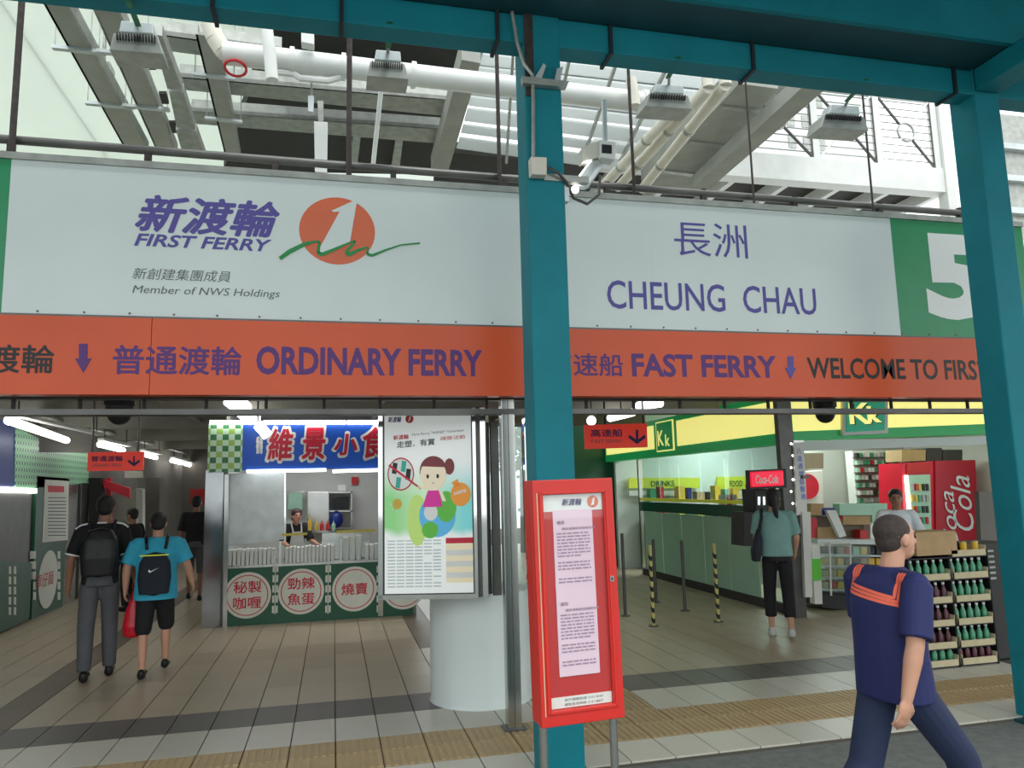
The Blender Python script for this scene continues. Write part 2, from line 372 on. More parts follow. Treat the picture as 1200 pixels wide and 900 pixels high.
# ================================================================ CANOPY OF TEAL STEEL
def column(x0, x1, label, name='steel_column'):
    t = empty(name, label, 'column', ((x0 + x1) / 2, 4.53, -.03))
    MB().box(x0, x1, 4.41, 4.65, -.03, 5.2).build('shaft', 'teal', t, bevel=.012)
    MB().box(x0 - .08, x1 + .08, 4.33, 4.73, -.03, -.01).build('base_plate', 'teal_dark', t)
    for sx in (x0 - .05, x1 + .05):
        MB().tube((sx, 4.38, -.01), (sx, 4.38, .03), .014, n=6).build('anchor_bolt', 'steel_dark', t)
    return t
colA = column(1.19, 1.44, 'teal square steel column in the middle, behind the red notice box')
MB().box(1.195, 1.255, 4.405, 4.41, 4.2, 5.0).build('rust_streak', 'rust_iron', colA)
colB = column(4.745, 4.975, 'teal square steel column at the right, beside the drinks rack')
text('ST0RE  B', 'ink_grey', colA, (1.25, 4.408, 1.98), (1, 0, 0), (0, 0, 1), .1, .02, th=.001, name='faint_scribble') if 0 else None
beam = MB().box(-9, 12, 4.416, 4.585, 4.575, 4.775).build('canopy_beam', 'teal', bevel=.008, label='long teal steel beam across the top, carried by both columns', cat='beam')
for px in (248, 400, 583, 715, 880, 1112):
    p = PY(px, 40, 4.41); MB().box(p.x - .012, p.x + .012, 4.395, 4.6, 4.56, 4.79).build('strap', 'black_strap', beam)
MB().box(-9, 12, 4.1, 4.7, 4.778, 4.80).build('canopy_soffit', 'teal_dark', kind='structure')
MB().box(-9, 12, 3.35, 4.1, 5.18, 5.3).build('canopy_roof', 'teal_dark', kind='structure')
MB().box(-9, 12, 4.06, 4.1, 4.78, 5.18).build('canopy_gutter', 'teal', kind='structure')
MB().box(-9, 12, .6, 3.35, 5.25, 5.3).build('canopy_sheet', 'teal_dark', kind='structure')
MB().box(4.75, 4.97, .6, 4.40, 4.6, 4.772).build('cross_beam', 'teal', bevel=.008, label='teal cross beam running from the right column towards the viewer', cat='beam')
MB().box(1.2, 1.43, .6, 4.06, 4.84, 5.1).build('cross_beam', 'teal', bevel=.008, label='teal cross beam above the middle column', cat='beam')
# conduit, box and clamp bar on the middle column
c = empty('junction_box', 'small grey electrical box strapped to the middle teal column', 'electrical box', (1.24, 4.38, 3.86))
MB().pp([(622, 183), (641, 184), (641, 205), (623, 204)], 'Y', 4.33, .07).build('box', 'cream_paint', c, bevel=.006)
MB().path([PY(600, 14, 4.38), PY(606, 50, 4.38), PY(614, 75, 4.38), PY(624, 88, 4.38), PY(625, 120, 4.38), PY(625, 184, 4.38)], .012).build('conduit', 'galv', c, smooth=1)
MB().path([PY(641, 196, 4.36), PY(655, 203, 4.36), PY(664, 214, 4.4), PY(672, 232, 4.5), PY(688, 239, 4.5), PY(702, 228, 4.5), PY(703, 205, 4.5)], .010).build('cable', 'steel_dark', c, smooth=1)
c = empty('clamp_bar', 'grey steel clamp bar bolted across the upper middle column', 'bracket', (1.3, 4.37, 4.3))
MB().pp([(612, 89), (667, 95), (664, 102), (613, 97)], 'Y', 4.36, .045).build('bar', 'galv', c)
MB().pp([(626, 92), (637, 74), (640, 77), (634, 94)], 'Y', 4.37, .03).build('tongue', 'galv_light', c)
MB().pp([(650, 94), (653, 80), (660, 78), (656, 96)], 'Y', 4.37, .03).build('tongue', 'galv_light', c)
c = empty('wall_lamp', 'grey bracket with lit tube lamp beside the middle column', 'lamp', (1.5, 4.5, 3.8))
MB().pp([(637, 203), (690, 207), (690, 214), (638, 211)], 'Y', 4.40, .05).build('arm', 'galv', c)
MB().pp([(657, 212), (667, 213), (667, 236), (658, 235)], 'Y', 4.42, .05).build('arm_plate', 'galv_light', c)
a, b = PY(679, 213, 4.6), PY(698, 187, 4.9)
MB().tube(a + Vector((.03, .02, 0)), b + Vector((.03, .02, 0)), .05, n=10).build('housing', 'galv_light', c)
MB().tube(a, b, .028, n=10).build('tube', 'lamp', c)
MB().ball(PY(674, 222, 4.5), .026).build('lens', 'lamp', c)
c = empty('security_camera', 'white boxy security camera hanging beside the middle column', 'camera', tuple(PY(705, 187, 4.8)))
MB().pp([(704, 164), (722, 166), (721, 187), (704, 184)], 'Y', 4.75, .1).build('front', 'white_paint', c, bevel=.004)
MB().pp([(683, 172), (704, 164), (704, 184), (683, 189)], 'Y', 4.79, .09).build('housing', 'cream_paint', c)
MB().pp([(705.5, 169), (717, 170), (717, 180), (705.5, 179)], 'Y', 4.745, .006).build('lens_window', 'black', c)
MB().tube(PY(709, 166, 4.82), PY(708, 118, 4.82), .02, n=8).build('hanger', 'galv_light', c)
# floodlights under the beam
def floodlight(x0, x1, y0, y1, label, Y=4.95, brk=None):
    t = empty('floodlight', label, 'floodlight', tuple(PY((x0 + x1) / 2, y1, Y)), group='floodlights slung behind the teal beam')
    mx = (x0 + x1) / 2; w = x1 - x0; h = y1 - y0
    MB().pp([(x0 + w * .22, y0), (x1 - w * .2, y0 + h * .07), (x1 - w * .18, y0 + h * .4), (x0 + w * .18, y0 + h * .33)], 'Y', Y + .04, .12).build('gear_box', 'galv_light', t, bevel=.005)
    MB().pp([(x0 + w * .08, y0 + h * .38), (x1 - w * .1, y0 + h * .47), (x1, y1), (x0, y1 - h * .12)], 'Y', Y, .2).build('reflector', 'galv', t, bevel=.004)
    f = MB()
    for k in range(14):
        u = x0 + w * (.14 + .7 * k / 13); v = y0 + h * (.42 + .08 * k / 13)
        f.pp([(u - w * .012, v - h * .06), (u + w * .012, v - h * .06), (u + w * .012, v + h * .12), (u - w * .012, v + h * .12)], 'Y', Y - .02, .03)
    f.build('cooling_fin', 'black', t, kind='stuff')
    if brk:
        b = MB(); a0 = PY(*brk[0], 4.39); a1 = PY(*brk[1], Y - .05)
        b.prism([a0 + Vector((-.018, 0, 0)), a0 + Vector((.018, 0, 0)), a1 + Vector((.018, 0, 0)), a1 + Vector((-.018, 0, 0))], (0, .03, 0)); b.build('bracket', 'green_bracket', t)
        MB().tube(a1, PY(mx, y0 + h * .1, Y + .08), .012, n=6).build('rod', 'galv', t)
    return t
floodlight(128, 191, 24, 63, 'grey floodlight at the upper left, above the left end of the sign', brk=((150, 0), (161, 28)))
floodlight(430, 479, 58, 93, 'grey floodlight above the round orange logo', brk=((457, 25), (455, 55)))
floodlight(756, 812, 98, 128, 'grey floodlight between the two teal columns, left one', brk=((796, 66), (784, 90)))
floodlight(962, 1018, 122, 153, 'grey floodlight in front of the white railing', brk=((1017, 92), (994, 117)))
# ================================================================ FERRY SIGN
YS = 5.25
sg = empty('ferry_sign', 'long white ferry pier sign board with purple lettering and a round logo', 'sign', (1.3, YS, 2.86))
MB().box(-2.055, 4.618, YS, YS + .25, 2.862, 3.885).build('white_panel', 'sign_white', sg)
MB().box(-3.4, -2.055, YS, YS + .25, 2.862, 3.885).build('green_panel', 'sign_green', sg, label='green end panel at the left')
MB().box(4.618, 6.0, YS, YS + .25, 2.862, 3.885).build('green_panel', 'sign_green', sg, label='green end panel with the white 5')
MB().box(-3.4, 6.0, YS - .02, YS + .27, 3.885, 3.93).build('top_rail', 'galv', sg)
MB().box(-3.4, 6.0, YS - .015, YS + .02, 2.848, 2.862).build('bottom_rail', 'steel_dark', sg)
for k in range(34): MB().tube((-3.2 + k * .27, YS - .004, 2.88), (-3.2 + k * .27, YS + .01, 2.88), .008, n=6).build('bolt', 'steel_dark', sg)
for x in (-.6, .9, 2.4): MB().box(x, x + .003, YS - .001, YS, 2.87, 3.88).build('seam', 'sign_white', sg)
T = lambda s, m, BL, TR, **k: textpx(s, m, sg, BL, TR, 'Y', YS, **k)
T('新渡輪', 'purple', (159, 270), (327, 238), shear=.28, off=.028)
T('FIRST FERRY', 'purple', (157, 288), (319, 281), shear=.25, off=.025)
T('新創建集團成員', 'ink_grey', (155, 327), (270, 318), shear=.2)
T('Member of NWS Holdings', 'ink_grey', (155, 346), (328, 340), shear=.2)
T('長洲', 'purple', (791, 299), (874, 264), off=-.004)
T('CHEUNG  CHAU', 'purple', (712, 361.5), (955, 338), off=.008)
T('5', 'letter_white', (1089, 374), (1152, 277), off=.05)
MB().disc(PY(395.5, 270.5, YS) + Vector((0, 0, 0)), .262, (0, -1, 0), .002, 40, 1., .94).build('logo_disc', 'logo_orange', sg)
ld = [o for o in sg.children if o.name.startswith('logo_disc')][0]
MB().pp([(418.7, 233.5), (388.5, 247), (391, 248.5), (398, 248), (374, 292), (374.5, 298.5), (409.5, 284), (410.3, 283)], 'Y', YS - .002, -.003).build('logo_one', 'sign_white', ld)
wv = [(328, 303, 2.2), (339, 295, 2.6), (357, 286, 2.2), (372, 282.5, 1), (374.5, 284, 1.6), (372.5, 296, 2), (377, 298.5, 2.2), (388, 294, 1.8), (414, 282.6, .9), (416.5, 283, 1.2), (405, 296, 2), (409, 298.5, 2.4), (420, 293, 1.6), (431, 289.5, .8), (430.5, 298, 1.6), (436, 299.5, 1.6), (452, 293, 1.1), (470, 287, .8), (492, 285, 1)]
b = MB()
for i in range(len(wv) - 1):
    x0, y0, r0 = wv[i]; x1, y1, r1 = wv[i + 1]; L = math.hypot(x1 - x0, y1 - y0); nx, ny = -(y1 - y0) / L, (x1 - x0) / L
    b.pp([(x0 + nx * r0, y0 + ny * r0), (x1 + nx * r1, y1 + ny * r1), (x1 - nx * r1, y1 - ny * r1), (x0 - nx * r0, y0 - ny * r0)], 'Y', YS - .004, -.003)
b.build('logo_wave', 'logo_green', ld)
og = empty('ferry_banner', 'long orange banner board under the white ferry sign', 'banner', (1.3, YS - .01, 2.34))
MB().box(-3.4, PY(178, 400, YS).x - .002, YS - .02, YS + .1, 2.342, 2.848).build('panel', 'orange', og)
MB().box(PY(178, 400, YS).x + .002, 1.35, YS - .02, YS + .1, 2.342, 2.848).build('panel', 'orange', og)
MB().box(1.354, 6.0, YS - .02, YS + .1, 2.342, 2.848).build('panel', 'orange', og)
T = lambda s, m, BL, TR, **k: textpx(s, m, og, BL, TR, 'Y', YS - .02, **k)
T('新渡輪', 'ink_black', (-57, 436), (64, 405), off=.016)
T('普通渡輪', 'purple_deep', (132, 438), (283, 407), off=.018)
T('ORDINARY FERRY', 'purple_deep', (300, 439), (565, 410), off=.032)
T('高速船', 'purple_deep', (643, 440), (729, 415), off=.014)
T('FAST FERRY', 'purple_deep', (741, 441.5), (909, 417), off=.03)
T('WELCOME TO FIRS', 'ink_black', (947, 443.5), (1143, 422), off=.018)
T('T FERRY', 'ink_black', (1147, 446), (1232, 425), off=.018)
for cx, cy, w, h in ((97.5, 420, 19, 34), (926.5, 431, 13, 27)):
    MB().pp([(cx - w * .26, cy - h / 2), (cx + w * .26, cy - h / 2), (cx + w * .25, cy), (cx + w / 2, cy), (cx, cy + h / 2), (cx - w / 2, cy), (cx - w * .25, cy)], 'Y', YS - .022, -.003).build('arrow', 'purple_deep' if cx < 500 else 'purple', og)
# hanging rods and the pipe rail above the sign
for px, th, w in ((8, .022, 'leftmost, thick'), (409, .02, 'above the round logo'), (587, .016, 'just left of the middle column'), (745, .014, 'right of the security camera'), (885, .009, 'thin, near the middle of the right half'), (1024, .009, 'thin, in front of the white railing')):
    x = PY(px, 200, 5.3).x
    t = MB().tube((x, 5.35, 3.93), (x, 5.35, 5.6), th, n=8).build('hanging_rod', 'rust_iron', smooth=1, label='dark iron rod holding up the sign, ' + w, cat='rod', group='rods holding up the sign')
    MB().box(x - .05, x + .05, 5.32, 5.42, 3.93, 3.97).build('foot_clamp', 'rust_iron', t)
t = empty('sign_rail', 'dark pipe rail running along the top of the sign', 'rail', (1.3, 5.35, 3.98))
MB().tube((-3.4, 5.42, 4.10), (6.0, 5.42, 4.05), .03, n=10).build('pipe', 'steel_dark', t, smooth=1)
for k in range(11): MB().box(-3 + .85 * k, -2.96 + .85 * k, 5.4, 5.45, 3.93, 4.1).build('bracket', 'rust_iron', t)
# shutter track below the banner
t = empty('shutter_track', 'dark steel roller track with hangers under the orange banner', 'rail', (1.3, 5.4, 2.2))
MB().box(-3.4, 6, 5.36, 5.5, 2.225, 2.262).build('track', 'steel_dark', t)
MB().box(-3.4, 6, 5.5, 5.56, 2.34, 2.42).build('angle', 'steel_dark', t)
for k in range(24): MB().box(-3.2 + .39 * k, -3.18 + .39 * k, 5.42, 5.44, 2.26, 2.34).build('hanger', 'rust_iron', t)
MB().tube((-3.4, 6.0, 2.42), (6, 6.0, 2.42), .03, n=8).build('rear_pipe', 'galv', t, smooth=1)
# steel post on the line of the sign
t = empty('steel_post', 'tall grey steel door post behind the red notice box', 'post', (1.25, 5.42, 0))
MB().box(1.20, 1.30, 5.38, 5.47, 0, 2.34).build('post', 'steel', t, bevel=.006)
MB().box(1.248, 1.252, 5.376, 5.38, .02, 2.34).build('groove', 'steel_dark', t)
MB().box(1.17, 1.33, 5.35, 5.50, 0, .012).build('foot', 'steel_dark', t)
# dome speakers under the sign
for px, py, lab in ((140, 483, 'black dome speaker under the banner, above the hall entrance at the left'), (967, 484, 'black dome speaker in front of the green and yellow shop sign')):
    p = PY(px, py, 5.75); t = empty('dome_speaker', lab, 'speaker', tuple(p), group='dome speakers')
    MB().ball(p, (.085, .085, .09), 10, 16).build('dome', 'black', t, smooth='all')
    MB().tube(p + Vector((0, 0, .05)), p + Vector((0, 0, .15)), .1, n=14).build('mount', 'black', t)
    MB().tube(p + Vector((0, 0, .02)), p + Vector((0, 0, .045)), .089, n=16).build('rim', 'dark_grey', t)
# ================================================================ UPPER STOREY SERVICES
def slab(pix, z, h, name, m, label=None, cat=None, parent=None, **k): return MB().pp(pix, 'Z', z, h).build(name, m, parent, label=label, cat=cat, **k)
def ctray(pix, z, label):
    t = empty('cable_tray', label, 'cable tray', tuple(PZ(*pix[0], z)), group='cable trays under the upper ceiling')
    slab(pix, z, .03, 'tray_floor', 'concrete', parent=t)
    a, b_, c_, d = [PZ(*p, z) for p in pix]
    for p, q in ((a, d), (b_, c_)):
        n = Vector((.02, 0, 0)); MB().prism([p, p + n, q + n, q], (0, 0, .12)).build('side_rail', 'galv', t)
    for k in (.25, .6):
        p = a.lerp(d, k); q = b_.lerp(c_, k)
        MB().prism([p + Vector((-.12, 0, -.03)), q + Vector((.12, 0, -.03)), q + Vector((.12, .05, -.03)), p + Vector((-.12, .05, -.03))], (0, 0, .03)).build('cross_bar', 'galv_light', t)
        MB().tube(p + Vector((-.1, .02, 0)), p + Vector((-.1, .02, 1.2)), .006, n=5).build('rod', 'galv', t)
        MB().tube(q + Vector((.1, .02, 0)), q + Vector((.1, .02, 1.2)), .006, n=5).build('rod', 'galv', t)
ctray([(45, -6), (73, -2), (172, 178), (147, 176)], 5.6, 'leftmost grey cable tray running away from the viewer')
ctray([(104, 0), (134, 4), (206, 180), (184, 178)], 5.6, 'second grey cable tray from the left')
ctray([(229, 40), (254, 44), (280, 186), (264, 184)], 6.1, 'perforated cable tray just left of the white valve pipe')
t = empty('light_trunking', 'wide grey lighting trunking behind the left floodlight', 'lighting trunking', tuple(PZ(180, 60, 5.5)))
for pix in ([(178, 40), (190, 42), (214, 106), (196, 104)], [(198, 108), (215, 109), (229, 152), (207, 149)], [(206, 152), (230, 155), (241, 186), (215, 184)]):
    slab(pix, 5.5, .1, 'trunk_section', 'galv', parent=t)
slab([(148, 52), (160, 54), (207, 180), (197, 178)], 5.7, .1, 'side_channel', 'galv_light', parent=t)
for x, y in ((176, 78), (191, 118), (203, 152)): slab([(x - 5, y - 8), (x + 4, y - 8), (x + 7, y + 4), (x - 1, y + 4)], 5.62, .03, 'lamp_strip', 'dark_grey', parent=t)
def steelbeam(pix, z, label, m='galv'):
    t = MB().pp(pix, 'Z', z, .05).build('purlin', m, label=label, cat='beam', group='galvanised purlins')
    a, b_, c_, d = [PZ(*p, z) for p in pix]
    for p, q in ((a, b_), (d, c_)): MB().prism([p, q, q + Vector((0, .025, 0)), p + Vector((0, .025, 0))], (0, 0, .16)).build('flange', m, t)
steelbeam([(193, 41), (330, 60), (330, 76), (195, 58)], 6.3, 'galvanised purlin nearest the white valve pipe')
steelbeam([(210, 90), (527, 117), (523, 135), (213, 104)], 6.4, 'long galvanised purlin in the middle of the three')
steelbeam([(224, 130), (516, 151), (511, 167), (227, 144)], 6.4, 'galvanised purlin farthest from the viewer')
slab([(541, 70), (563, 74), (524, 205), (505, 203)], 6.1, .25, 'raking_beam', 'concrete', 'grey raking beam at the edge of the dark ceiling panel', 'beam')
slab([(945, 98), (968, 104), (826, 226), (808, 224)], 5.9, .18, 'raking_beam', 'concrete', 'long grey raking beam running towards the white railing', 'beam')
d = slab([(866, 98), (912, 104), (812, 224), (752, 220)], 6.2, .3, 'air_duct', 'concrete', 'wide grey air duct beside the three cream pipes', 'duct')
for (x0, y0, x1, y1) in ((846, 125, 890, 130), (810, 166, 855, 172), (778, 200, 826, 206)):
    slab([(x0, y0), (x1, y1), (x1 - 2, y1 + 3), (x0 - 2, y0 + 3)], 6.17, .03, 'duct_flange', 'galv', parent=d)
# big white pipe with valve
P_ = lambda x, y, Y=6.2: PY(x, y, Y)
t = empty('water_pipe', 'large white water pipe running across above the sign', 'pipe', tuple(P_(300, 65)))
MB().tube(P_(262, 62), P_(764, 121), .095, n=18).build('pipe', 'white_paint', t, smooth=1)
for x in (340, 400, 482, 752): y = 62 + (x - 262) * .1175; MB().tube(P_(x, y), P_(x + 5, y + .6), .115, n=18).build('coupling', 'white_paint', t, smooth=1)
MB().path([P_(320, 84), P_(345, 87), P_(352, 92), P_(384, 95), P_(402, 90), P_(403, 82)], .028).build('branch_pipe', 'white_paint', t, smooth=1)
MB().path([P_(309, 8, 5.9), P_(316, 60, 5.9), P_(319, 94, 5.9)], .05, 10).build('drop_pipe', 'white_paint', t, smooth=1)
MB().path([P_(246, 28), P_(253, 46), P_(262, 60), P_(300, 68)], .075, 14).build('elbow', 'cream_paint', t, smooth=1)
v = MB().tube(P_(278, 62), P_(278, 74), .025).build('valve_stem', 'red', t)
MB().ring(P_(276, 80), .085, .012, (0, .3, 1)).build('valve_wheel', 'red', t)
t = empty('cross_pipe', 'small white pipe bend beside the rod near the right-hand floodlight', 'pipe', tuple(P_(745, 100)))
MB().path([P_(739, 92, 6.0), P_(743, 112, 6.0), P_(744, 124, 6.0)], .05, 10).build('pipe', 'cream_paint', t, smooth=1)
for i, (a, b_) in enumerate((((850, 100), (752, 222)), ((830, 103), (724, 220)), ((795, 126), (706, 218)))):
    t = empty('cream_pipe', 'cream pipe running away beside the air duct, ' + ('nearest the duct', 'middle of three', 'farthest from the duct')[i], 'pipe', tuple(PZ(*a, 5.6)), group='cream pipes by the duct')
    MB().tube(PZ(*a, 5.6), PZ(*b_, 5.6), .06, n=12).build('pipe', 'cream_paint', t, smooth=1)
    for k in (.35, .7): p = PZ(*a, 5.6).lerp(PZ(*b_, 5.6), k); q = PZ(*a, 5.6).lerp(PZ(*b_, 5.6), k + .02); MB().tube(p, q, .068, n=12).build('collar', 'galv', t)
    if i < 2: MB().tube(PZ(*a, 5.6), PZ(*a, 5.6) + Vector((0, 0, .8)), .062, n=12).build('riser', 'cream_paint', t, smooth=1)
# vertical drop items
t = empty('drop_duct', 'white square drop duct hanging above the sign', 'duct', tuple(P_(376, 200, 6.6)))
MB().pp([(368, 142), (384, 143), (383, 202), (369, 201)], 'Y', 6.6, .12).build('duct', 'white_paint', t)
MB().pp([(372, 118), (379, 118), (379, 142), (373, 142)], 'Y', 6.62, .08).build('neck', 'galv', t)
t = empty('pipe_bracket', 'small white box hanging below the white pipe', 'bracket', tuple(P_(365, 130, 6.3)))
MB().pp([(361, 112), (368, 112), (367, 131), (361, 130)], 'Y', 6.3, .05).build('box', 'galv_light', t); MB().tube(P_(365, 95, 6.32), P_(365, 113, 6.32), .01).build('stem', 'galv', t)
MB().pp([(353, 35), (368, 37), (368, 52), (353, 49)], 'Y', 6.0, .1).build('signal_box', 'white_paint', label='small white box above the white pipe', cat='box', bevel=.004)
MB().tube(P_(448, 92, 6.0), P_(437, 195, 6.4), .02, n=8).build('drop_pole', 'white_paint', label='thin white pole slanting down from the second floodlight', cat='pole', smooth=1)
p = PZ(122, 84, 7.4); t = empty('ceiling_lamp', 'small lit square lamp on the pale vault at the upper left', 'ceiling lamp', tuple(p))
MB().cbox(p + Vector((0, 0, .05)), .2, .26, .06).build('frame', 'galv', t); MB().cbox(p + Vector((0, 0, .01)), .14, .18, .03).build('lens', 'lamp', t)
MB().tube(p + Vector((0, 0, .06)), p + Vector((0, 0, 1.0)), .012).build('stem', 'galv', t)
# white louvres behind the middle column
MB().box(-.3, 9, 9, 14.5, 9.6, 9.7).build('ceiling_gap_backing', 'galv_light', kind='structure')  # added sheet so the louvre gaps read grey instead of open sky
lt = empty('louvre_roof', 'bright white louvred roof light behind the middle column', 'louvre', tuple(PZ(640, 120, 7)))
for (y0, y1) in ((68, 80), (84, 98), (103, 114), (118, 128), (132, 146), (151, 160), (166, 178)):
    L = 566 - (y0 - 68) * .28
    MB().pp([(L, y0 - 4), (860 - (y0 - 68) * .9, y0 + 27), (860 - (y1 - 68) * .9, y1 + 27), (566 - (y1 - 68) * .28, y1 - 4)], 'Z', 7.2, .03).build('louvre', 'louvre_sheet', lt)
for x in (600, 668, 726, 790): MB().pp([(x, 62), (x + 3, 62), (x - 5 + (x - 600) * -.3, 192), (x - 8 + (x - 600) * -.3, 192)], 'Z', 7.12, .06).build('cross_bar', 'galv', lt)
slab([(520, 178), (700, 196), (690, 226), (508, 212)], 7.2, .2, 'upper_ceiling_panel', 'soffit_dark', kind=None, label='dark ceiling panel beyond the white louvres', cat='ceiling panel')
# white upper floor edge with railing
fx = PY(1106, 200, 12).x; zt = 7.83; zb = 7.33
t = empty('footbridge', 'white footbridge edge beam with dark soffit, upper right', 'footbridge', (9.5, 12, zb))
MB().box(4.5, fx + .15, 12, 12.3, zb, zt).build('edge_beam', 'white_paint', t)
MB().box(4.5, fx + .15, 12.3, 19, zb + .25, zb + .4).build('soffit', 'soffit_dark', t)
for k in range(7): MB().box(5 + 1.15 * k, 5.12 + 1.15 * k, 12.3, 19, zb, zb + .26).build('joist', 'white_paint', t)
MB().box(fx, fx + .2, 11.96, 12.2, 6.6, 9.4).build('end_post', 'white_paint', t)
r = empty('railing', 'white metal railing with rings and diagonals on the footbridge', 'railing', (9.5, 12.1, zt))
xs = [PY(p, 160, 12).x for p in (780, 870, 957, 1031, 1098)]
for x in xs: MB().box(x - .07, x + .07, 12.03, 12.13, zt, 9.4).build('post', 'white_paint', r)
MB().box(xs[0], fx + .15, 12.0, 12.16, 9.3, 9.42).build('top_rail', 'white_paint', r)
for k in range(9): z = zt + .14 + .155 * k; MB().tube((xs[0], 12.08, z), (fx, 12.08, z), .012, n=5).build('wire', 'galv', r)
for i in range(len(xs) - 1):
    a, b_ = xs[i] + .07, xs[i + 1] - .07; cx = (a + b_) / 2; cz = (zt + 9.3) / 2; m = Vector((cx, 12.06, cz))
    MB().ring(m, .19, .025, (0, 1, 0)).build('ring', 'galv', r)
    for sx, sz in ((-1, -1), (-1, 1), (1, -1), (1, 1)):
        e = Vector((b_ if sx > 0 else a, 12.06, 9.28 if sz > 0 else zt + .02)); dd = (e - m).normalized()
        MB().tube(m + dd * .2, e, .028, n=6).build('diagonal', 'steel_dark' if (sx * sz < 0) else 'white_paint', r)
    for x in (a, b_): MB().tube((x, 12.06, zt), (x, 12.06, 9.3), .018, n=6).build('upright', 'steel_dark', r)
# pale tower beyond the railing
t = empty('tower_block', 'pale high-rise building seen through the railing', 'building', (22, 30, 0))
MB().box(18.5, 26, 30, 36, 0, 22).build('wall', 'facade_far', t)
for k in range(5):
    for j in range(3): MB().box(21.1 + j * .8, 21.5 + j * .8, 29.95, 30, 15.2 + k * 1.1, 15.8 + k * 1.1).build('window', 'galv', t)
fb = PY(1163, 150, 9.5).x
t = empty('far_building', 'grey mesh-fronted structure seen right of the right column', 'building', (11.5, 9.5, 0))
MB().box(fb, 16, 9.5, 9.8, 3.3, 7.6).build('wall', 'galv', t)
for k in range(6): MB().box(fb, 16, 9.4, 9.5, 4.2 + .55 * k, 4.3 + .55 * k).build('rail', 'galv_light', t)
# ================================================================ LEFT-HAND STALLS
XL = -4.17
def wallpx(b, pix, d=.04): return b.pp(pix, 'X', XL, d)
t = empty('wall_stall', 'dark green food stall front along the left wall, with menu board and round sign', 'stall', (XL, 12.5, 0))
wallpx(MB(), [(14, 500), (42, 514), (42, 530), (101, 531), (101, 566), (36, 572), (14, 574)]).build('tile_band', 'check_small', t)
wallpx(MB(), [(-40, 574), (38, 579), (30, 728), (-40, 765)], -.2).build('shutter_front', 'steel_dark', t)
wallpx(MB(), [(40, 558), (78, 561), (70, 712), (33, 728)]).build('green_panel', 'stall_green', t)
wallpx(MB(), [(78, 563), (90, 564), (86, 706), (70, 712)], .02).build('steel_jamb', 'steel', t)
wallpx(MB(), [(92, 566), (101, 567), (97, 700), (88, 705)], .05).build('steel_jamb', 'steel', t)
wallpx(MB(), [(-40, 655), (30, 660), (27, 724), (-40, 757)], .08).build('green_counter', 'stall_green', t)
MB().disc(PX(52, 679, XL) + Vector((.045, 0, 0)), .42, (1, 0, 0), .01, 30, .9, 1.).build('round_sign', 'disc_white', t)
textpx('車仔麵', 'ink_red', t, (42, 691), (63, 668), 'X', XL + .06)
m = wallpx(MB(), [(49, 562), (76, 564), (75, 633), (46, 636)], .06).build('menu_board', 'paper_white', t, bevel=.005)
wallpx(MB(), [(51, 569), (70, 570), (70, 577), (51, 577)], .063).build('menu_heading', 'ink_red', m)
mm = MB()
for k in range(12): y = 583 + 4 * k; wallpx(mm, [(51, y), (72, y), (72, y + 1), (51, y + 1)], .063)
mm.build('menu_line', 'ink_grey', m, kind='stuff')
for x in (35, 64):
    for k in range(5): wallpx(MB(), [(x, 646 + 12 * k), (x + 3, 646 + 12 * k), (x + 3, 655 + 12 * k), (x, 655 + 12 * k)], .045).build('ornament', 'disc_white', t)
for x in (2, 8): 
    for k in range(5): wallpx(MB(), [(x, 664 + 12 * k), (x + 2.5, 664 + 12 * k), (x + 2.5, 673 + 12 * k), (x, 673 + 12 * k)], .085).build('ornament', 'disc_white', t)
t = empty('wall_sign', 'dark blue shop sign with a lit strip below, at the left edge', 'sign', (XL, 10.5, 1.8))
wallpx(MB(), [(-60, 470), (14, 497), (14, 570), (-60, 566)], .03).build('board', 'blue_sign_left', t)
wallpx(MB(), [(-60, 568), (38, 573), (38, 578), (-60, 575)], .06).build('strip_light', 'lamp', t)
# hall lamps
for k, (a, b_) in enumerate((((12, 493), (78, 516)), ((118, 521), (155, 530)), ((168, 532), (187, 537)), ((196, 540), (217, 545)), ((223, 546), (240, 550)))):
    p, q = PZ(*a, 2.5), PZ(*b_, 2.5)
    if k > 0: p.x = PZ(118, 521, 2.5).x - .12 * (k - 1); q.x = p.x - .1; p.y = min(p.y, 22)
    if k > 0: q.y = p.y + 1.7
    t = empty('tube_lamp', 'lit tube lamp in the row above the left passage, ' + ('nearest and largest', 'second', 'third', 'fourth', 'farthest')[k], 'lamp', tuple(p), group='tube lamps above the left passage')
    MB().tube(p, q, .045, n=12).build('diffuser', 'lamp', t, smooth=1)
    MB().tube(p + (p - q).normalized() * .05, p, .05, n=12).build('end_cap', 'lamp_soft', t)
    MB().box(p.x - .05, p.x + .05, p.y, q.y, 2.56, 2.6).build('gear_tray', 'white_paint', t)
    for y in (p.y + .2, q.y - .2): MB().tube((p.x, y, 2.6), (p.x, y, 2.95), .008, n=5).build('hanger', 'black', t)
for (x, y, w, lab) in ((279, 474, 16, 'small lit lamp panel near the banner, above the check tiles'), (292, 488, 10, 'small lit lamp panel just above the blue stall sign'), ):
    p = PZ(x, y, 2.62); MB().cbox(p, .22, .5, .05).build('panel_lamp', 'lamp', label=lab, cat='lamp')
p = PZ(312, 502, 2.55); q = PZ(303, 494, 2.6)
a, b_ = PY(302, 497, 9.2), PY(314, 511, 9.2)
t = empty('tube_lamp', 'lit stubby lamp slanting in front of the blue stall sign', 'lamp', tuple(a)); MB().tube(a, b_, .06, n=12).build('diffuser', 'lamp', t, smooth=1); MB().tube(a, a + Vector((0, 0, .5)), .01).build('hanger', 'black', t)
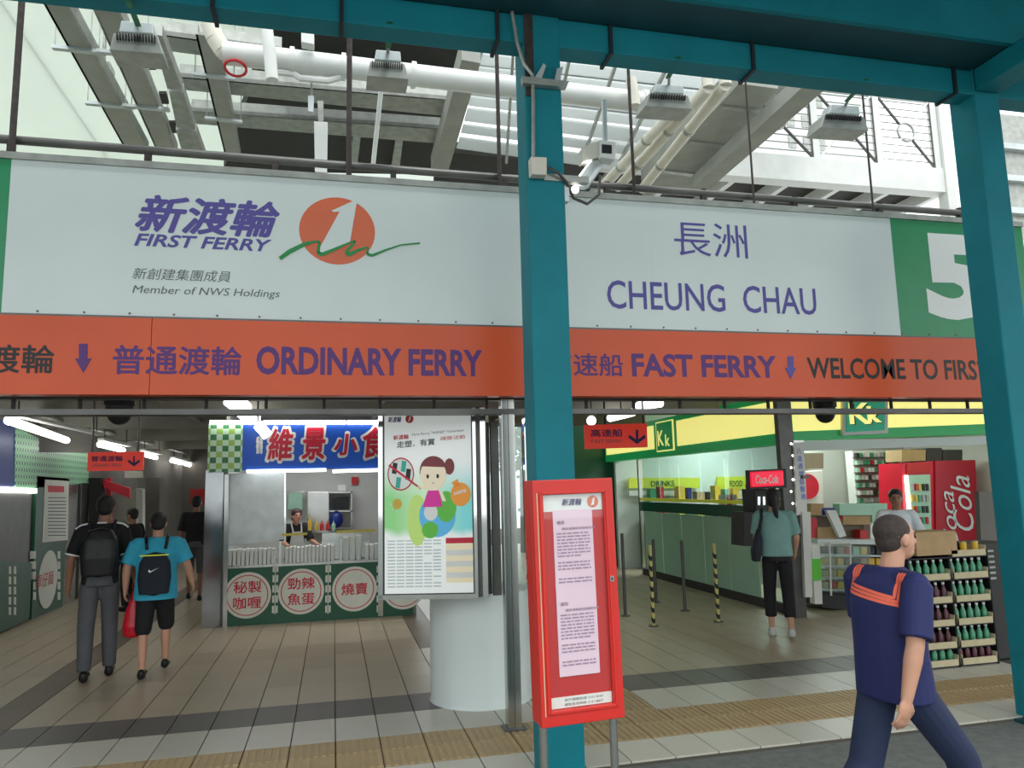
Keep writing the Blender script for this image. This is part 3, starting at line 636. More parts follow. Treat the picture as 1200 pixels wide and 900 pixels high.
for (pa, pb, lab) in (((715, 490), (742, 483), 'lit tube lamp above the red fast ferry sign'), ((748, 476), (774, 472), 'lit tube lamp behind the roller track, right hall')):
    a, b_ = PZ(*pa, 2.6), PZ(*pb, 2.6); t = empty('tube_lamp', lab, 'lamp', tuple(a)); MB().tube(a, b_, .05, n=12).build('diffuser', 'lamp', t, smooth=1)
    MB().tube((a + b_) / 2, (a + b_) / 2 + Vector((0, 0, .35)), .01).build('hanger', 'black', t)
t = empty('globe_lamp', 'small bright lantern lamp left of the red fast ferry sign', 'lamp', tuple(PY(693, 492, 9)))
MB().ball(PY(693, 493, 9), .06).build('globe', 'lamp', t, smooth='all'); MB().tube(PY(693, 487, 9), PY(693, 484, 9), .08, .03).build('shade', 'black', t); MB().tube(PY(693, 486, 9), PY(693, 486, 9) + Vector((0, 0, .5)), .008).build('hanger', 'black', t)
# hanging red signs
def hang(Y, pix, label, tx, ar, l1, l2):
    t = empty('hanging_sign', label, 'sign', tuple(PY((pix[0][0] + pix[1][0]) / 2, pix[2][1], Y)))
    MB().pp(pix, 'Y', Y, .06).build('board', 'sign_red_glow', t)
    textpx(tx[0], 'navy_ink', t, tx[1], tx[2], 'Y', Y, off=.02)
    textpx(tx[3], 'ink_grey', t, tx[4], tx[5], 'Y', Y)
    cx, cy, s = ar; b = MB()
    b.pp([(cx - s * .16, cy - s), (cx + s * .16, cy - s), (cx + s * .16, cy + s * .5), (cx - s * .16, cy + s * .5)], 'Y', Y - .001, -.004)
    for d in (-1, 1): b.pp([(cx, cy + s), (cx, cy + s * .45), (cx + d * s * 1.05, cy - s * .3), (cx + d * s * 1.2, cy + .1 * s)], 'Y', Y - .002, -.004)
    b.build('arrow', 'navy_ink', t)
    for x in l1: MB().tube(PY(x, pix[0][1], Y + .03), PY(x, pix[0][1], Y + .03) + Vector((0, 0, 2.95 - PY(x, pix[0][1], Y).z)), .012).build('hanger', l2, t)
hang(9.0, [(103, 530), (168, 529), (167, 551), (102, 552)], 'red hanging sign with a blue arrow above the left passage', ['普通渡輪', (107, 541), (144, 534), 'ORDINARY FERRY', (107, 547.5), (143, 543)], (157, 540.5, 6), (108, 162), 'steel_dark')
hang(8.0, [(686, 498), (758, 496), (759, 524), (687, 526)], 'red hanging sign with a purple arrow above the right hall', ['高速船', (692.5, 512), (729, 503), 'FAST FERRY', (693, 519.5), (729, 514.5)], (746.5, 512, 8.5), (709, 754), 'black')
# corridor end
t = empty('passage_shop', 'pinkish awning and pale boards of shops far down the left passage', 'shop', (-3.6, 15.5, 0))
MB().pp([(120, 562), (152, 572), (152, 584), (122, 572)], 'Y', 14.5, .1).build('awning', 'cola_red', t)
MB().pp([(138, 580), (160, 572), (160, 640), (138, 642)], 'Y', 16, .2).build('pale_board', 'wall_white', t)
MB().pp([(161, 572), (167, 573), (167, 655), (161, 655)], 'Y', 15.8, .2).build('jamb', 'white_paint', t)
MB().pp([(124, 560), (130, 560), (130, 650), (124, 650)], 'Y', 14.6, .1).build('poster_board', 'red_back', t)
MB().pp([(104, 560), (119, 560), (119, 655), (104, 655)], 'Y', 14.4, .2).build('dark_shelf', 'black', t)
t = empty('passage_door', 'far doorway with a bright frame at the end of the left passage', 'door', tuple(PY(201, 650, 21)))
MB().pp([(192, 568), (207, 568), (206, 640), (192, 640)], 'Y', 22.6, .2).build('bright_opening', 'lamp_soft' if 0 else 'white_paint', t)
MB().pp([(197, 585), (203, 585), (203, 645), (196, 645)], 'Y', 22.4, .1).build('door_leaf', 'tile_brown', t)
MB().pp([(171, 560), (187, 560), (186, 650), (170, 650)], 'Y', 17, .3).build('cabinet', 'wall_grey', t)
MB().pp([(223, 573), (241, 573), (241, 592), (223, 592)], 'Y', 17, .05).build('notice', 'red_back', label='dark red notice far back beside the stall pillar', cat='notice')
MB().pp([(146, 552), (166, 552), (166, 560), (146, 560)], 'Y', 12, .1).build('exit_box', 'cream_paint', label='small pale box sign hanging behind the red ordinary ferry sign', cat='sign')
# ================================================================ SNACK STALL IN THE MIDDLE
YF = 10.5
def F(pix, name, m, par, d=.04, Y=YF, **k): return MB().pp(pix, 'Y', Y, d).build(name, m, par, **k)
st = empty('snack_stall', 'snack stall with blue sign, steel shutter and green counter front', 'stall', (-.2, YF, 0))
zt_ = PY(300, 665, YF).z
MB().box(-1.37, 1.06, YF, YF + .05, 0, zt_).build('counter_front', 'stall_green', st)
MB().box(-1.37, 1.06, YF, YF + .9, zt_, zt_ + .03).build('counter_top', 'steel', st)
zs0, zs1 = PY(300, 551, YF).z, PY(300, 497, YF).z
MB().box(-1.17, 1.06, YF - .08, YF + .1, zs0, zs1).build('sign_board', 'blue_sign', st)
MB().box(PY(245, 520, YF).x, -1.172, YF - .08, YF + .1, zs0 - .02, zs1).build('check_panel', 'check_big', st)
for a, b_ in ((246, 303), (309, 405), (407, 446)):
    F([(a, 492.5), (b_, 492.5), (b_, 497), (a, 497)], 'strip_light', 'lamp', st, .06, YF - .16)
for a, b_ in ((289, 382), (390, 446)): F([(a, 550.5), (b_, 549), (b_, 552.5), (a, 554)], 'strip_light', 'lamp', st, .05, YF - .1)
# brush lettering, white outline below red
for ch, x0, x1, y0, y1 in (('維', 313, 344, 502, 540), ('景', 353, 382, 501, 539), ('小', 391, 419, 508, 534), ('食', 425, 453, 500, 537)):
    textpx(ch, 'letter_white', st, (x0 - 1, y1 + 1), (x1 + 1, y0 - 1), 'Y', YF - .083, off=.06, shear=.1, name='lettering')
    textpx(ch, 'ink_red', st, (x0 + 1, y1 - 1), (x1 - 1, y0 + 1), 'Y', YF - .088, off=.028, shear=.1, name='lettering')
textpx('香港', 'letter_white', st, (300, 531), (308, 512), 'Y', YF - .083, off=.06)
for cx, cy, words in ((290, 697.5, ('秘製', '咖喱')), (353, 693, ('勁辣', '魚蛋')), (415.5, 690, ('燒賣',)), (473, 688, ('腸粉',))):
    c_ = PY(cx, cy, YF); r_ = .292
    dd = MB().disc(c_ - Vector((0, .001, 0)), r_, (0, -1, 0), .006, 36).build('round_sign', 'disc_white', st)
    rr = MB()
    MB().ring(c_ - Vector((0, .008, 0)), r_ * .86, .006, (0, 1, 0), 36).build('rim_line', 'ink_red', st)
    n = len(words)
    for i, wd in enumerate(words):
        hh = .15; z = c_.z + (.03 if n == 2 else -hh / 2) - i * .20
        text(wd, 'ink_red', st, (c_.x - .17, YF - .01, z), (1, 0, 0), (0, 0, 1), .34, hh, off=.012)
for px in (322.5, 384.5, 444.5):
    c_ = PY(px, 690, YF)
    for k in range(5):
        z = c_.z - .26 + .13 * k
        MB().box(c_.x - .035, c_.x - .012, YF - .004, YF, z - .045, z + .045).build('ornament', 'disc_white', st)
        MB().box(c_.x + .012, c_.x + .035, YF - .004, YF, z - .045, z + .045).build('ornament', 'disc_white', st)
        MB().box(c_.x - .006, c_.x + .006, YF - .005, YF, z - .06, z + .06).build('ornament', 'disc_white', st)
# glass display over the counter, steel frames, shutter
zg = PY(300, 637, YF).z
for a, b_ in ((-1.36, -.70), (-.66, .08), (.12, 1.04)): MB().box(a, b_, YF + .02, YF + .03, zt_ + .03, zg).build('display_glass', 'glass_clear', st)
for x in (-1.37, -.68, .10, 1.05): MB().box(x - .015, x + .015, YF + .01, YF + .04, zt_, zg + .02).build('display_post', 'steel', st)
F([(330, 625.5), (360, 624), (360, 627), (330, 628.5)], 'price_tape', 'yellow_tape', st, .02); F([(394, 622), (440, 620), (440, 623), (394, 625)], 'price_tape', 'yellow_tape', st, .02)
F([(268, 555), (333, 553), (333, 632), (267, 640)], 'shutter', 'galv_light', st, .02, YF + .06)
F([(333, 554), (335, 554), (335, 634), (333, 634)], 'shutter_edge', 'chrome', st, .03, YF + .05)
F([(443, 470), (449, 470), (449, 722), (443, 722)], 'steel_jamb', 'steel', st, .06, YF - .02)
F([(263, 556), (268, 556), (266, 735), (261, 735)], 'steel_jamb', 'steel', st, .06, YF - .02)
# pillar clad in mirror steel
t = MB().box(-1.62, -1.40, YF - .04, YF + .5, 0, PY(250, 551, YF).z).build('mirror_pillar', 'pier_steel', label='mirror steel pillar at the left end of the snack stall', cat='pillar')
# inside the stall
MB().box(-1.37, 1.06, YF + 2.4, YF + 2.5, 0, 2.95).build('stall_back_wall', 'wall_white', kind='structure')
MB().box(-1.40, -1.36, YF + .1, YF + 2.5, 0, 2.95).build('stall_side_wall', 'wall_white', kind='structure')
MB().box(1.06, 1.10, YF, YF + 2.5, 0, 2.95).build('stall_end_wall', 'wall_grey', kind='structure')
YB = YF + 2.0
F([(360, 576), (386, 576), (386, 625), (360, 625)], 'steel_fridge', 'steel', None, .4, YB, bevel=.01, label='upright stainless fridge at the back of the snack stall', cat='fridge')
t = empty('wall_shelf', 'steel shelf with dark pans at the back of the snack stall', 'shelf', tuple(PY(400, 615, YB)))
for y in (576, 598, 618): F([(386, y), (413, y), (413, y + 1.8), (386, y + 1.8)], 'shelf_board', 'steel', t, .35, YB)
F([(411, 575), (413, 575), (413, 618), (411, 618)], 'shelf_post', 'steel', t, .03, YB); F([(390, 584), (409, 582), (409, 597), (390, 597)], 'pan_stack', 'black', t, .2, YB + .1)
t = empty('blue_bag', 'dark blue bag hanging at the back of the snack stall', 'bag', tuple(PY(394, 618, YB)))
b = MB(); b.ball(PY(394, 609, YB - .1), (.11, .08, .13)); b.build('sack', 'blue_sign_left', t, smooth='all'); MB().ring(PY(394, 602, YB - .1), .04, .008, (0, 1, 0)).build('loop', 'black', t)
F([(412, 559), (420, 559), (420, 568), (412, 568)], 'red_notice', 'red', None, .02, YB + .35, label='small red square notice on the stall back wall', cat='notice')
F([(396, 568), (405, 568), (405, 575), (396, 575)], 'white_box', 'white_paint', None, .1, YB, label='small white box on top of the pan shelf', cat='box')
t = empty('apron_rack', 'pale green aprons hanging behind the stall woman', 'clothes', tuple(PY(346, 598, YB)))
for x in (338, 343, 349): F([(x, 578), (x + 5, 577), (x + 6, 597), (x - 1, 597)], 'apron', 'frost', t, .05, YB + .2)
F([(334, 575), (357, 575), (357, 577), (334, 577)], 'rail', 'steel', t, .04, YB + .2)
for x, m_, lab in ((363, 'can_yellow', 'yellow'), (371, 'can_yellow', 'short yellow'), (377, 'red', 'red'), (384, 'red', 'pinkish red'), (391, 'frost', 'pale green')):
    p = PY(x, 620, YF + .45); h_ = .2 if x == 363 else .12
    t = empty('sauce_bottle', lab + ' squeeze bottle on the snack stall counter', 'bottle', tuple(p - Vector((0, 0, .02))))
    MB().loft([(p.x, p.y, p.z - .02, .025, .025), (p.x, p.y, p.z + h_ * .5, .028, .028), (p.x, p.y, p.z + h_ * .7, .012, .012)], 10).build('bottle_body', m_, t, smooth=1)
    MB().tube((p.x, p.y, p.z + h_ * .7), (p.x, p.y, p.z + h_), .011, .004).build('nozzle', 'can_yellow' if x < 375 else m_, t)
zc = zt_ + .03
MB().box(-.16, .5, YF + .3, YF + .62, zc, PY(375, 621, YF + .4).z - .03).build('food_warmer', 'steel', bevel=.01, label='low stainless food warmer on the snack stall counter', cat='food warmer')
k = 0
for seg, (a, b_) in enumerate(((-1.33, -.74), (-.62, .02), (.42, 1.0))):
    n = (11, 13, 9)[seg]
    for i in range(n):
        x = a + (b_ - a) * i / n; w = (b_ - a) / n * .74
        MB().box(x, x + w, YF + .08, YF + .26, zc, zc + .205 + random.uniform(-.012, .012)).build('takeaway_box', 'paper_white', label='white takeaway box, number ' + ('one', 'two', 'three', 'four', 'five', 'six', 'seven', 'eight', 'nine', 'ten', 'eleven', 'twelve', 'thirteen')[i] + ' from the left, in the ' + ('left', 'middle', 'right')[seg] + ' display bay', cat='box', group='white boxes in the ' + ('left', 'middle', 'right')[seg] + ' display bay')
for i in range(3):
    x = .17 + .085 * i
    MB().tube((x, YF + .2, zc), (x, YF + .2, zc + .3 + .01 * i), .034, .042, 12).build('cup_stack', 'white_paint', smooth=1, label=('left', 'middle', 'right')[i] + ' one of three tall white cup stacks in the stall display', cat='cups', group='stacks of white cups')
# ================================================================ POSTER LIGHT BOX AND ROUND PEDESTAL
MB().loft([(1.19, 6.32, 0, .425, .425), (1.19, 6.32, .03, .415, .415), (1.19, 6.32, .86, .415, .415)], 40).build('round_pedestal', 'sign_white', smooth=1, label='white round pillar base below the poster light box', cat='pedestal')
A = PY(449, 693, 5.9); Bp = PY(557, 700, 5.70)
yaw = math.atan2(Bp.y - A.y, Bp.x - A.x); Wp = math.hypot(Bp.x - A.x, Bp.y - A.y)
ztop = PY(449, 484, 5.9).z; zb_ = (A.z + Bp.z) / 2; Hp = ztop - zb_
t = empty('poster_box', 'tall steel-framed light box with a green children cartoon poster', 'poster box', (A.x, A.y, zb_), rz=yaw)
Mx = Matrix.Translation((A.x, A.y, zb_)) @ Matrix.Rotation(yaw, 4, 'Z')
def LB(): return MB(Mx)
LB().box(-.03, Wp + .1, .03, .3, -.03, Hp + .03).build('case', 'steel_dark', t)
for x0, x1 in ((-.035, 0), (Wp, Wp + .025), (Wp + .06, Wp + .1)): LB().box(x0, x1, -.01, .05, -.03, Hp + .03).build('frame_side', 'chrome', t)
LB().box(-.03, Wp, -.01, .05, -.035, 0).build('frame_bottom', 'steel', t); LB().box(-.03, Wp, -.01, .05, Hp, Hp + .03).build('frame_top', 'steel_dark', t)
mat('poster_sheet', (236, 240, 236), .25, emit=.22, var=0)
# poster ground: white, with a green-to-turquoise painted field
m = bpy.data.materials['poster_sheet']; n = m.node_tree; bs = n.nodes['Principled BSDF']
tc = n.nodes.new('ShaderNodeTexCoord'); sx = n.nodes.new('ShaderNodeSeparateXYZ'); n.links.new(tc.outputs['Generated'], sx.inputs[0])
nz = n.nodes.new('ShaderNodeTexNoise'); nz.inputs['Scale'].default_value = 4; n.links.new(tc.outputs['Generated'], nz.inputs['Vector'])
ad = n.nodes.new('ShaderNodeMath'); ad.operation = 'MULTIPLY_ADD'; ad.inputs[1].default_value = .10; n.links.new(nz.outputs['Fac'], ad.inputs[0]); n.links.new(sx.outputs[2], ad.inputs[2])
rr = n.nodes.new('ShaderNodeValToRGB'); rr.color_ramp.elements[0].position = .36; rr.color_ramp.elements[1].position = .78
rr.color_ramp.elements[0].color = (0, 0, 0, 1); rr.color_ramp.elements[1].color = (0, 0, 0, 1)
for p_, v_ in ((.40, 1), (.58, 1), (.70, .35)): e = rr.color_ramp.elements.new(p_); e.color = (v_, v_, v_, 1)
n.links.new(ad.outputs[0], rr.inputs[0])
rx = n.nodes.new('ShaderNodeValToRGB'); rx.color_ramp.elements[0].position = .1; rx.color_ramp.elements[1].position = .9
rx.color_ramp.elements[0].color = (.25, .62, .22, 1); rx.color_ramp.elements[1].color = (.20, .66, .66, 1)
e = rx.color_ramp.elements.new(.45); e.color = (.55, .78, .5, 1); n.links.new(sx.outputs[0], rx.inputs[0])
mx = n.nodes.new('ShaderNodeMix'); mx.data_type = 'RGBA'; mx.inputs[6].default_value = (.82, .85, .83, 1)
n.links.new(rr.outputs[0], mx.inputs[0]); n.links.new(rx.outputs[0], mx.inputs[7]); n.links.new(mx.outputs[2], bs.inputs['Base Color']); n.links.new(mx.outputs[2], bs.inputs['Emission Color'])
sheet = LB().box(.012, Wp - .012, 0, .008, .008, Hp - .008).build('poster', 'poster_sheet', t)
# the rotated box turns Generated with it: parent mesh is in local axes
def LP(u, v, d=0): return Mx @ Vector((Wp * u, -.002 - d, Hp * v))
def shp(pts, name, m, d=.001): return MB().prism([LP(u, v, d) for u, v in pts], (Mx.to_3x3() @ Vector((0, -.001, 0)))).build(name, m, sheet)
def oval(u, v, ru, rv, name, m, d=.001, n=24, a0=0, a1=2 * PI): return shp([(u + ru * math.cos(a0 + (a1 - a0) * k / n), v + rv * math.sin(a0 + (a1 - a0) * k / n)) for k in range(n)], name, m, d)
xd = Mx.to_3x3() @ Vector((1, 0, 0))
def lt_(s, m, u, v, w, h, **k): return text(s, m, sheet, LP(u, v, .001), xd + Vector((0, 0, k.pop('tilt', 0))), (0, 0, 1), Wp * w, Hp * h, **k)
mat('p_hair', (120, 40, 44), .4, emit=.1, var=0); mat('p_skin', (240, 224, 196), .4, emit=.15, var=0); mat('p_pink', (214, 36, 150), .4, emit=.15, var=0)
mat('p_orange', (232, 150, 50), .4, emit=.15, var=0); mat('p_green', (90, 180, 60), .4, emit=.15, var=0); mat('p_blue', (90, 180, 226), .4, emit=.15, var=0)
mat('p_teal', (40, 160, 140), .4, emit=.15, var=0); mat('p_cream', (238, 224, 190), .4, emit=.15, var=0); mat('p_lime', (190, 222, 120), .4, emit=.15, var=0)
lt_('新渡輪', 'navy_ink', .06, .945, .15, .032, shear=.25, off=.02); oval(.30, .962, .045, .024, 'logo_disc', 'red'); shp([(.315, .98), (.29, .962), (.30, .962), (.285, .945), (.31, .955)], 'logo_one', 'letter_white', .002)
lt_('新渡輪', 'ink_red', .12, .845, .17, .026, off=.02, tilt=.06); lt_('First Ferry "WIND" Volunteer', 'ink_grey', .33, .862, .58, .018, tilt=.06)
lt_('走塑．有賞', 'ink_grey', .16, .80, .42, .036, off=.02, tilt=.06); lt_('減廢活動', 'ink_red', .64, .835, .28, .022, tilt=.05)
oval(.20, .655, .148, .092, 'sign_ring', 'red', .001); oval(.20, .655, .136, .084, 'sign_face', 'letter_white', .002)
for (u, v, a, m_) in ((.13, .69, .2, 'ink_black'), (.23, .70, 1.2, 'p_teal'), (.28, .655, -.2, 'ink_black'), (.17, .61, -.4, 'p_teal')):
    shp([(u - .03, v - .03), (u + .02, v - .035), (u + .035, v + .025), (u - .015, v + .03)], 'cup_mark', m_, .003)
shp([(.065, .70), (.075, .712), (.42, .578), (.42, .566)], 'strike_bar', 'ink_red', .004)
oval(.16, .49, .05, .028, 'sun', 'can_yellow', .002)
for k in range(8): a = k * PI / 4; shp([(.16 + .065 * math.cos(a - .12), .49 + .037 * math.sin(a - .12)), (.16 + .09 * math.cos(a), .49 + .051 * math.sin(a)), (.16 + .065 * math.cos(a + .12), .49 + .037 * math.sin(a + .12))], 'sun_ray', 'paper_white', .002)
oval(.38, .40, .11, .14, 'leaf_ball', 'p_lime', .001)
oval(.60, .42, .20, .115, 'globe', 'p_blue', .002); oval(.70, .47, .11, .085, 'globe_land', 'p_green', .003); oval(.52, .345, .09, .045, 'globe_land', 'p_green', .003); oval(.53, .44, .075, .045, 'globe_face', 'letter_white', .004)
oval(.56, .645, .145, .088, 'girl_face', 'p_skin', .004); oval(.56, .665, .15, .085, 'girl_hair', 'p_hair', .003)
oval(.56, .675, .145, .075, 'girl_fringe', 'p_hair', .005, a0=.15, a1=PI - .15); oval(.74, .69, .055, .045, 'ponytail', 'p_hair', .003)
for u in (.50, .61): oval(u, .638, .014, .012, 'eye', 'ink_black', .006)
shp([(.54, .605), (.56, .598), (.58, .605), (.56, .602)], 'mouth', 'p_hair', .006)
shp([(.50, .56), (.62, .56), (.66, .47), (.44, .47)], 'girl_dress', 'p_pink', .005); shp([(.62, .56), (.66, .55), (.70, .50), (.66, .50)], 'arm', 'p_skin', .004); shp([(.50, .56), (.46, .575), (.38, .57), (.38, .585), (.47, .59)], 'arm', 'p_skin', .004)
oval(.86, .535, .11, .065, 'money_bag', 'p_orange', .004); shp([(.76, .60), (.83, .62), (.85, .585), (.80, .575)], 'bag_neck', 'p_orange', .004); lt_('100%', 'letter_white', .79, .53, .14, .02, off=.03, tilt=.25, th=.006)
b = MB()
for k in range(15):
    v = .285 - .0175 * k
    for j in range(6):
        if random.random() < .9: u = .05 + j * .1; b.prism([LP(u, v, .001), LP(u + .085, v, .001), LP(u + .085, v + .007, .001), LP(u, v + .007, .001)], Mx.to_3x3() @ Vector((0, -.0006, 0)))
b.build('small_print', 'galv_light', sheet, kind='stuff')
shp([(.69, .27), (.985, .27), (.985, .30), (.69, .30)], 'table_heading', 'ink_red'); shp([(.69, .06), (.985, .06), (.985, .27), (.69, .27)], 'table_field', 'p_cream')
for k in range(3): shp([(.69, .085 + .06 * k), (.985, .085 + .06 * k), (.985, .115 + .06 * k), (.69, .115 + .06 * k)], 'table_row', 'paper_white', .002)
# door frames and glass between the box and the post
t = empty('glass_door', 'steel-framed glass door leaf folded between the poster box and the steel post', 'door', (1.2, 5.75, 0))
for x0, x1, y in ((568, 575, 5.8), (577, 586, 5.7)): 
    a, b_ = PY(x0, 600, y).x, PY(x1, 600, y).x; MB().box(a, b_, y, y + .05, .88, 2.2).build('stile', 'steel_dark', t)
MB().box(1.02, 1.5, 5.98, 6.0, .88, 2.2).build('pane', 'glass', t)
x_ = PY(617, 540, 6.0).x; MB().box(x_ - .02, x_ + .02, 5.97, 6.03, .88, 2.25).build('stile', 'chrome', t)
# planting outside the far end
MB().box(3.3, 3.4, 15, 22, 0, 3).build('wall_hall_end', 'wall_grey', kind='structure') if 0 else None
for (px, py, s, Y, lab) in ((612, 520, 1.1, 19, 'leafy green tree seen through the glass right of the steel post'), (562, 520, .7, 25, 'leafy green tree seen through the glass left of the steel post')):
    p = PY(px, py, Y); t = empty('far_tree', lab, 'tree', (p.x, p.y, 0)); MB().tube((p.x, p.y, 0), (p.x, p.y, p.z), .12, .08).build('trunk', 'tile_brown', t)
    b = MB()
    for k in range(900):
        q = p + Vector((random.gauss(0, .6 * s), random.gauss(0, .5), random.gauss(0, .5 * s))); u = Vector((random.uniform(-1, 1), random.uniform(-1, 1), random.uniform(-1, 1))).normalized() * .09; w = u.orthogonal() * .7
        b.add([q - u, q + w, q + u, q - w], [(0, 1, 2, 3)])
    b.build('leaves', 'foliage', t, kind='stuff')
# ================================================================ STEEL QUEUE POSTS
MB().tube((4.05, 12.9, 0), (4.05, 12.9, 2.95), .06, n=14).build('steel_pole', 'chrome', smooth=1, label='shiny steel pole just right of the middle teal column', cat='pole')
for px, py0, py1, haz, lab in ((766, 639, 734, 1, 'black and yellow striped post, the left one'), (842, 637, 729, 1, 'black and yellow striped post, the right one'), (803, 633, 716, 0, 'plain steel queue post between the two striped posts'), (769, 632, 706, 0, 'plain steel queue post just behind the left striped post'), (733, 625, 722, 0, 'plain steel queue post partly behind the red notice box')):
    p = PZ(px, py1, 0); t = empty('queue_post', lab, 'post', tuple(p)); h_ = PY(px - 4, py0, p.y).z
    MB().tube(p, p + Vector((0, 0, h_)), .022, n=14).build('pole', 'hazard_post' if haz else 'steel_dark', t, smooth=1)
    MB().tube(p, p + Vector((0, 0, .012)), .06, n=16).build('base', 'steel_dark', t, smooth=1)
    if haz:
        N = 7
        for k in range(N):
            z0 = .05 + (h_ - .1) * k / N; vs = []; fs = []; n = 14
            for j in range(n + 1):
                a = 2 * PI * j / n; z = z0 + .07 * math.sin(a) * .5 + .02; vs += [p + Vector((.0232 * math.cos(a), .0232 * math.sin(a), z)), p + Vector((.0232 * math.cos(a), .0232 * math.sin(a), z + .055))]
            for j in range(n): fs.append((2 * j, 2 * j + 2, 2 * j + 3, 2 * j + 1))
            MB().add(vs, fs).build('black_stripe', 'black', t)
# ================================================================ GREEN AND YELLOW CONVENIENCE SHOP
XK = 5.62
def K(pix, name, m, par, d=-.04, X=XK, **k): return MB().pp(pix, 'X', X, d).build(name, m, par, **k)
ks = empty('convenience_shop', 'glazed side of the green and yellow convenience shop', 'shop front', (XK, 10.5, 0))
Ya, Yb = 8.5, 13.3
def zq(px, py): return PX(px, py, XK).z
Yk0, Yk1 = PX(789, 505, XK - .13).y, PX(769, 508, XK - .13).y; zb0 = PX(900, 521, XK).z; zt0 = 2.78
MB().box(XK - .12, XK + .1, Ya, 14.8, zb0 - .02, zt0).build('sign_box', 'kk_green', ks)
MB().box(XK - .13, XK - .12, Ya + .05, Yk0 - .12, zb0 + .12, zt0 - .09).build('lit_panel', 'kk_yellow', ks)
MB().box(XK - .13, XK - .12, Yk1 + .12, 14.7, zb0 + .12, zt0 - .09).build('lit_panel', 'kk_yellow', ks)
for y in (Ya + .01,): MB().box(XK - .14, XK + .06, y - .06, y + .03, 0, zt0).build('corner_post', 'steel_dark', ks)
MB().box(XK - .135, XK - .12, Yk0, Yk1, zb0 + .06, zt0 - .05).build('logo_frame', 'kk_yellow', ks); MB().box(XK - .14, XK - .13, Yk0 + .03, Yk1 - .03, zb0 + .08, zt0 - .07).build('logo_plate', 'kk_green', ks)
text('K', 'kk_yellow', ks, (XK - .142, Yk1 - .08, zb0 + .16), (0, -1, 0), (0, 0, 1), .24, .26, off=.01); text('k', 'kk_yellow', ks, (XK - .142, Yk1 - .38, zb0 + .14), (0, -1, 0), (0, 0, 1), .17, .2, off=.01)
z1, z2, z3 = zq(850, 696), zq(850, 623), zq(850, 612)
MB().box(XK - .02, XK + .04, Ya, Yb, 0, .12).build('plinth', 'dark_grey', ks)
for k in range(6):
    y0 = Ya + .1 + (Yb - Ya - .2) * k / 6; y1 = Ya + .1 + (Yb - Ya - .2) * (k + 1) / 6
    if k > 0: MB().box(XK, XK + .015, y0 + .006, y1 - .006, .12, 1.16).build('frosted_pane', 'frost', ks)
    else: MB().box(XK, XK + .015, y0 + .006, y1 - .006, .12, 1.16).build('clear_pane', 'glass', ks)
    MB().box(XK, XK + .01, y0 + .006, y1 - .006, 1.42, zb0 - .02).build('clear_pane', 'glass', ks)
MB().box(XK - .012, XK + .02, Ya + .05, Yb, 1.17, 1.34).build('green_band', 'stall_green', ks)
MB().box(XK - .014, XK + .02, Ya + .05, Yb, 1.36, 1.41).build('yellow_band', 'lime', ks)
for y in (Yb, ): MB().box(XK - .03, XK + .03, y, y + .06, 0, zb0).build('mullion', 'steel', ks)
# things seen through the glass
XI = 14.45
def I(pix, name, m, par, d=-.05, **k): return MB().pp(pix, 'Y', XI - .06, d).build(name, m, par, **k)
t = empty('menu_strip', 'lime drinks and food strips inside the convenience shop', 'sign', (7.5, XI, 1.8))
I([(736, 560), (819, 560), (819, 572), (736, 572)], 'strip', 'lime', t); I([(839, 559), (882, 558), (882, 573), (839, 573)], 'strip', 'lime', t)
textpx('DRINKS', 'stall_green', t, (763, 570.5), (790, 563), 'Y', XI - .12, off=.02); textpx('FOOD', 'stall_green', t, (855, 570.5), (870, 563), 'Y', XI - .12, off=.02)
I([(736, 575), (803, 575), (803, 581), (736, 581)], 'lit_edge', 'wall_white', t)
t = empty('shop_shelves', 'shelves crowded with goods behind the shop glass', 'shelves', (8, XI - .5, 0))
MB().box(6, 10.6, XI - .5, XI - .1, 0, .9).build('cupboard', 'wall_grey', t); MB().box(6, 10.6, XI - .6, XI - .1, .9, .95).build('shelf_board', 'steel', t); MB().box(6, 10.6, XI - .6, XI - .1, 1.28, 1.32).build('shelf_board', 'steel', t)
gm = ['red', 'can_yellow', 'bottle_green', 'black', 'paper_white', 'card', 'blue_sign_left', 'lime', 'dark_grey']
for row in (.95, 1.32):
    for k in range(23):
        y = 6.1 + .2 * k
        if random.random() < .85: MB().box(y, y + random.uniform(.08, .17), XI - .5, XI - .3, row, row + random.uniform(.12, .3)).build('packet', random.choice(gm), t)
for px0, px1, m_ in ((842, 851, 'paper_white'), (852, 858, 'cola_red'), (858, 863, 'paper_white')):
    K([(px0, 580), (px1, 579), (px1, 612), (px0, 612)], 'window_poster', m_, None, .01, XK + .03, label={842: 'white poster stuck inside the shop glass', 852: 'pink and grey poster strip stuck inside the shop glass', 858: 'narrow white poster stuck inside the shop glass'}[px0], cat='poster')
# lit cola sign by the corner
t = empty('cola_sign', 'lit red soft drink sign by the shop corner', 'sign', tuple(PY(898, 572, 8.0)))
MB().pp([(880, 553), (918, 551), (919, 569), (881, 571)], 'Y', 8.0, .1).build('lit_face', 'cola_red_lit', t, bevel=.01)
MB().pp([(878, 551), (921, 549), (922, 571.5), (879, 573.5)], 'Y', 8.03, .09).build('case', 'black', t)
textpx('Coca-Cola', 'letter_white', t, (885, 567), (911, 556), 'Y', 8.0, shear=.3, off=.03, th=.01)
MB().box(5.5, 5.6, 8.05, 8.1, PY(898, 560, 8).z - .02, PY(898, 560, 8).z + .02).build('wall_arm', 'steel_dark', t)
t = empty('drink_machine', 'small black drink dispenser under the lit red sign', 'machine', tuple(PY(900, 600, 8.2)))
MB().pp([(884, 573), (914, 573), (914, 600), (886, 600)], 'Y', 8.2, .3).build('body', 'black', t, bevel=.01)
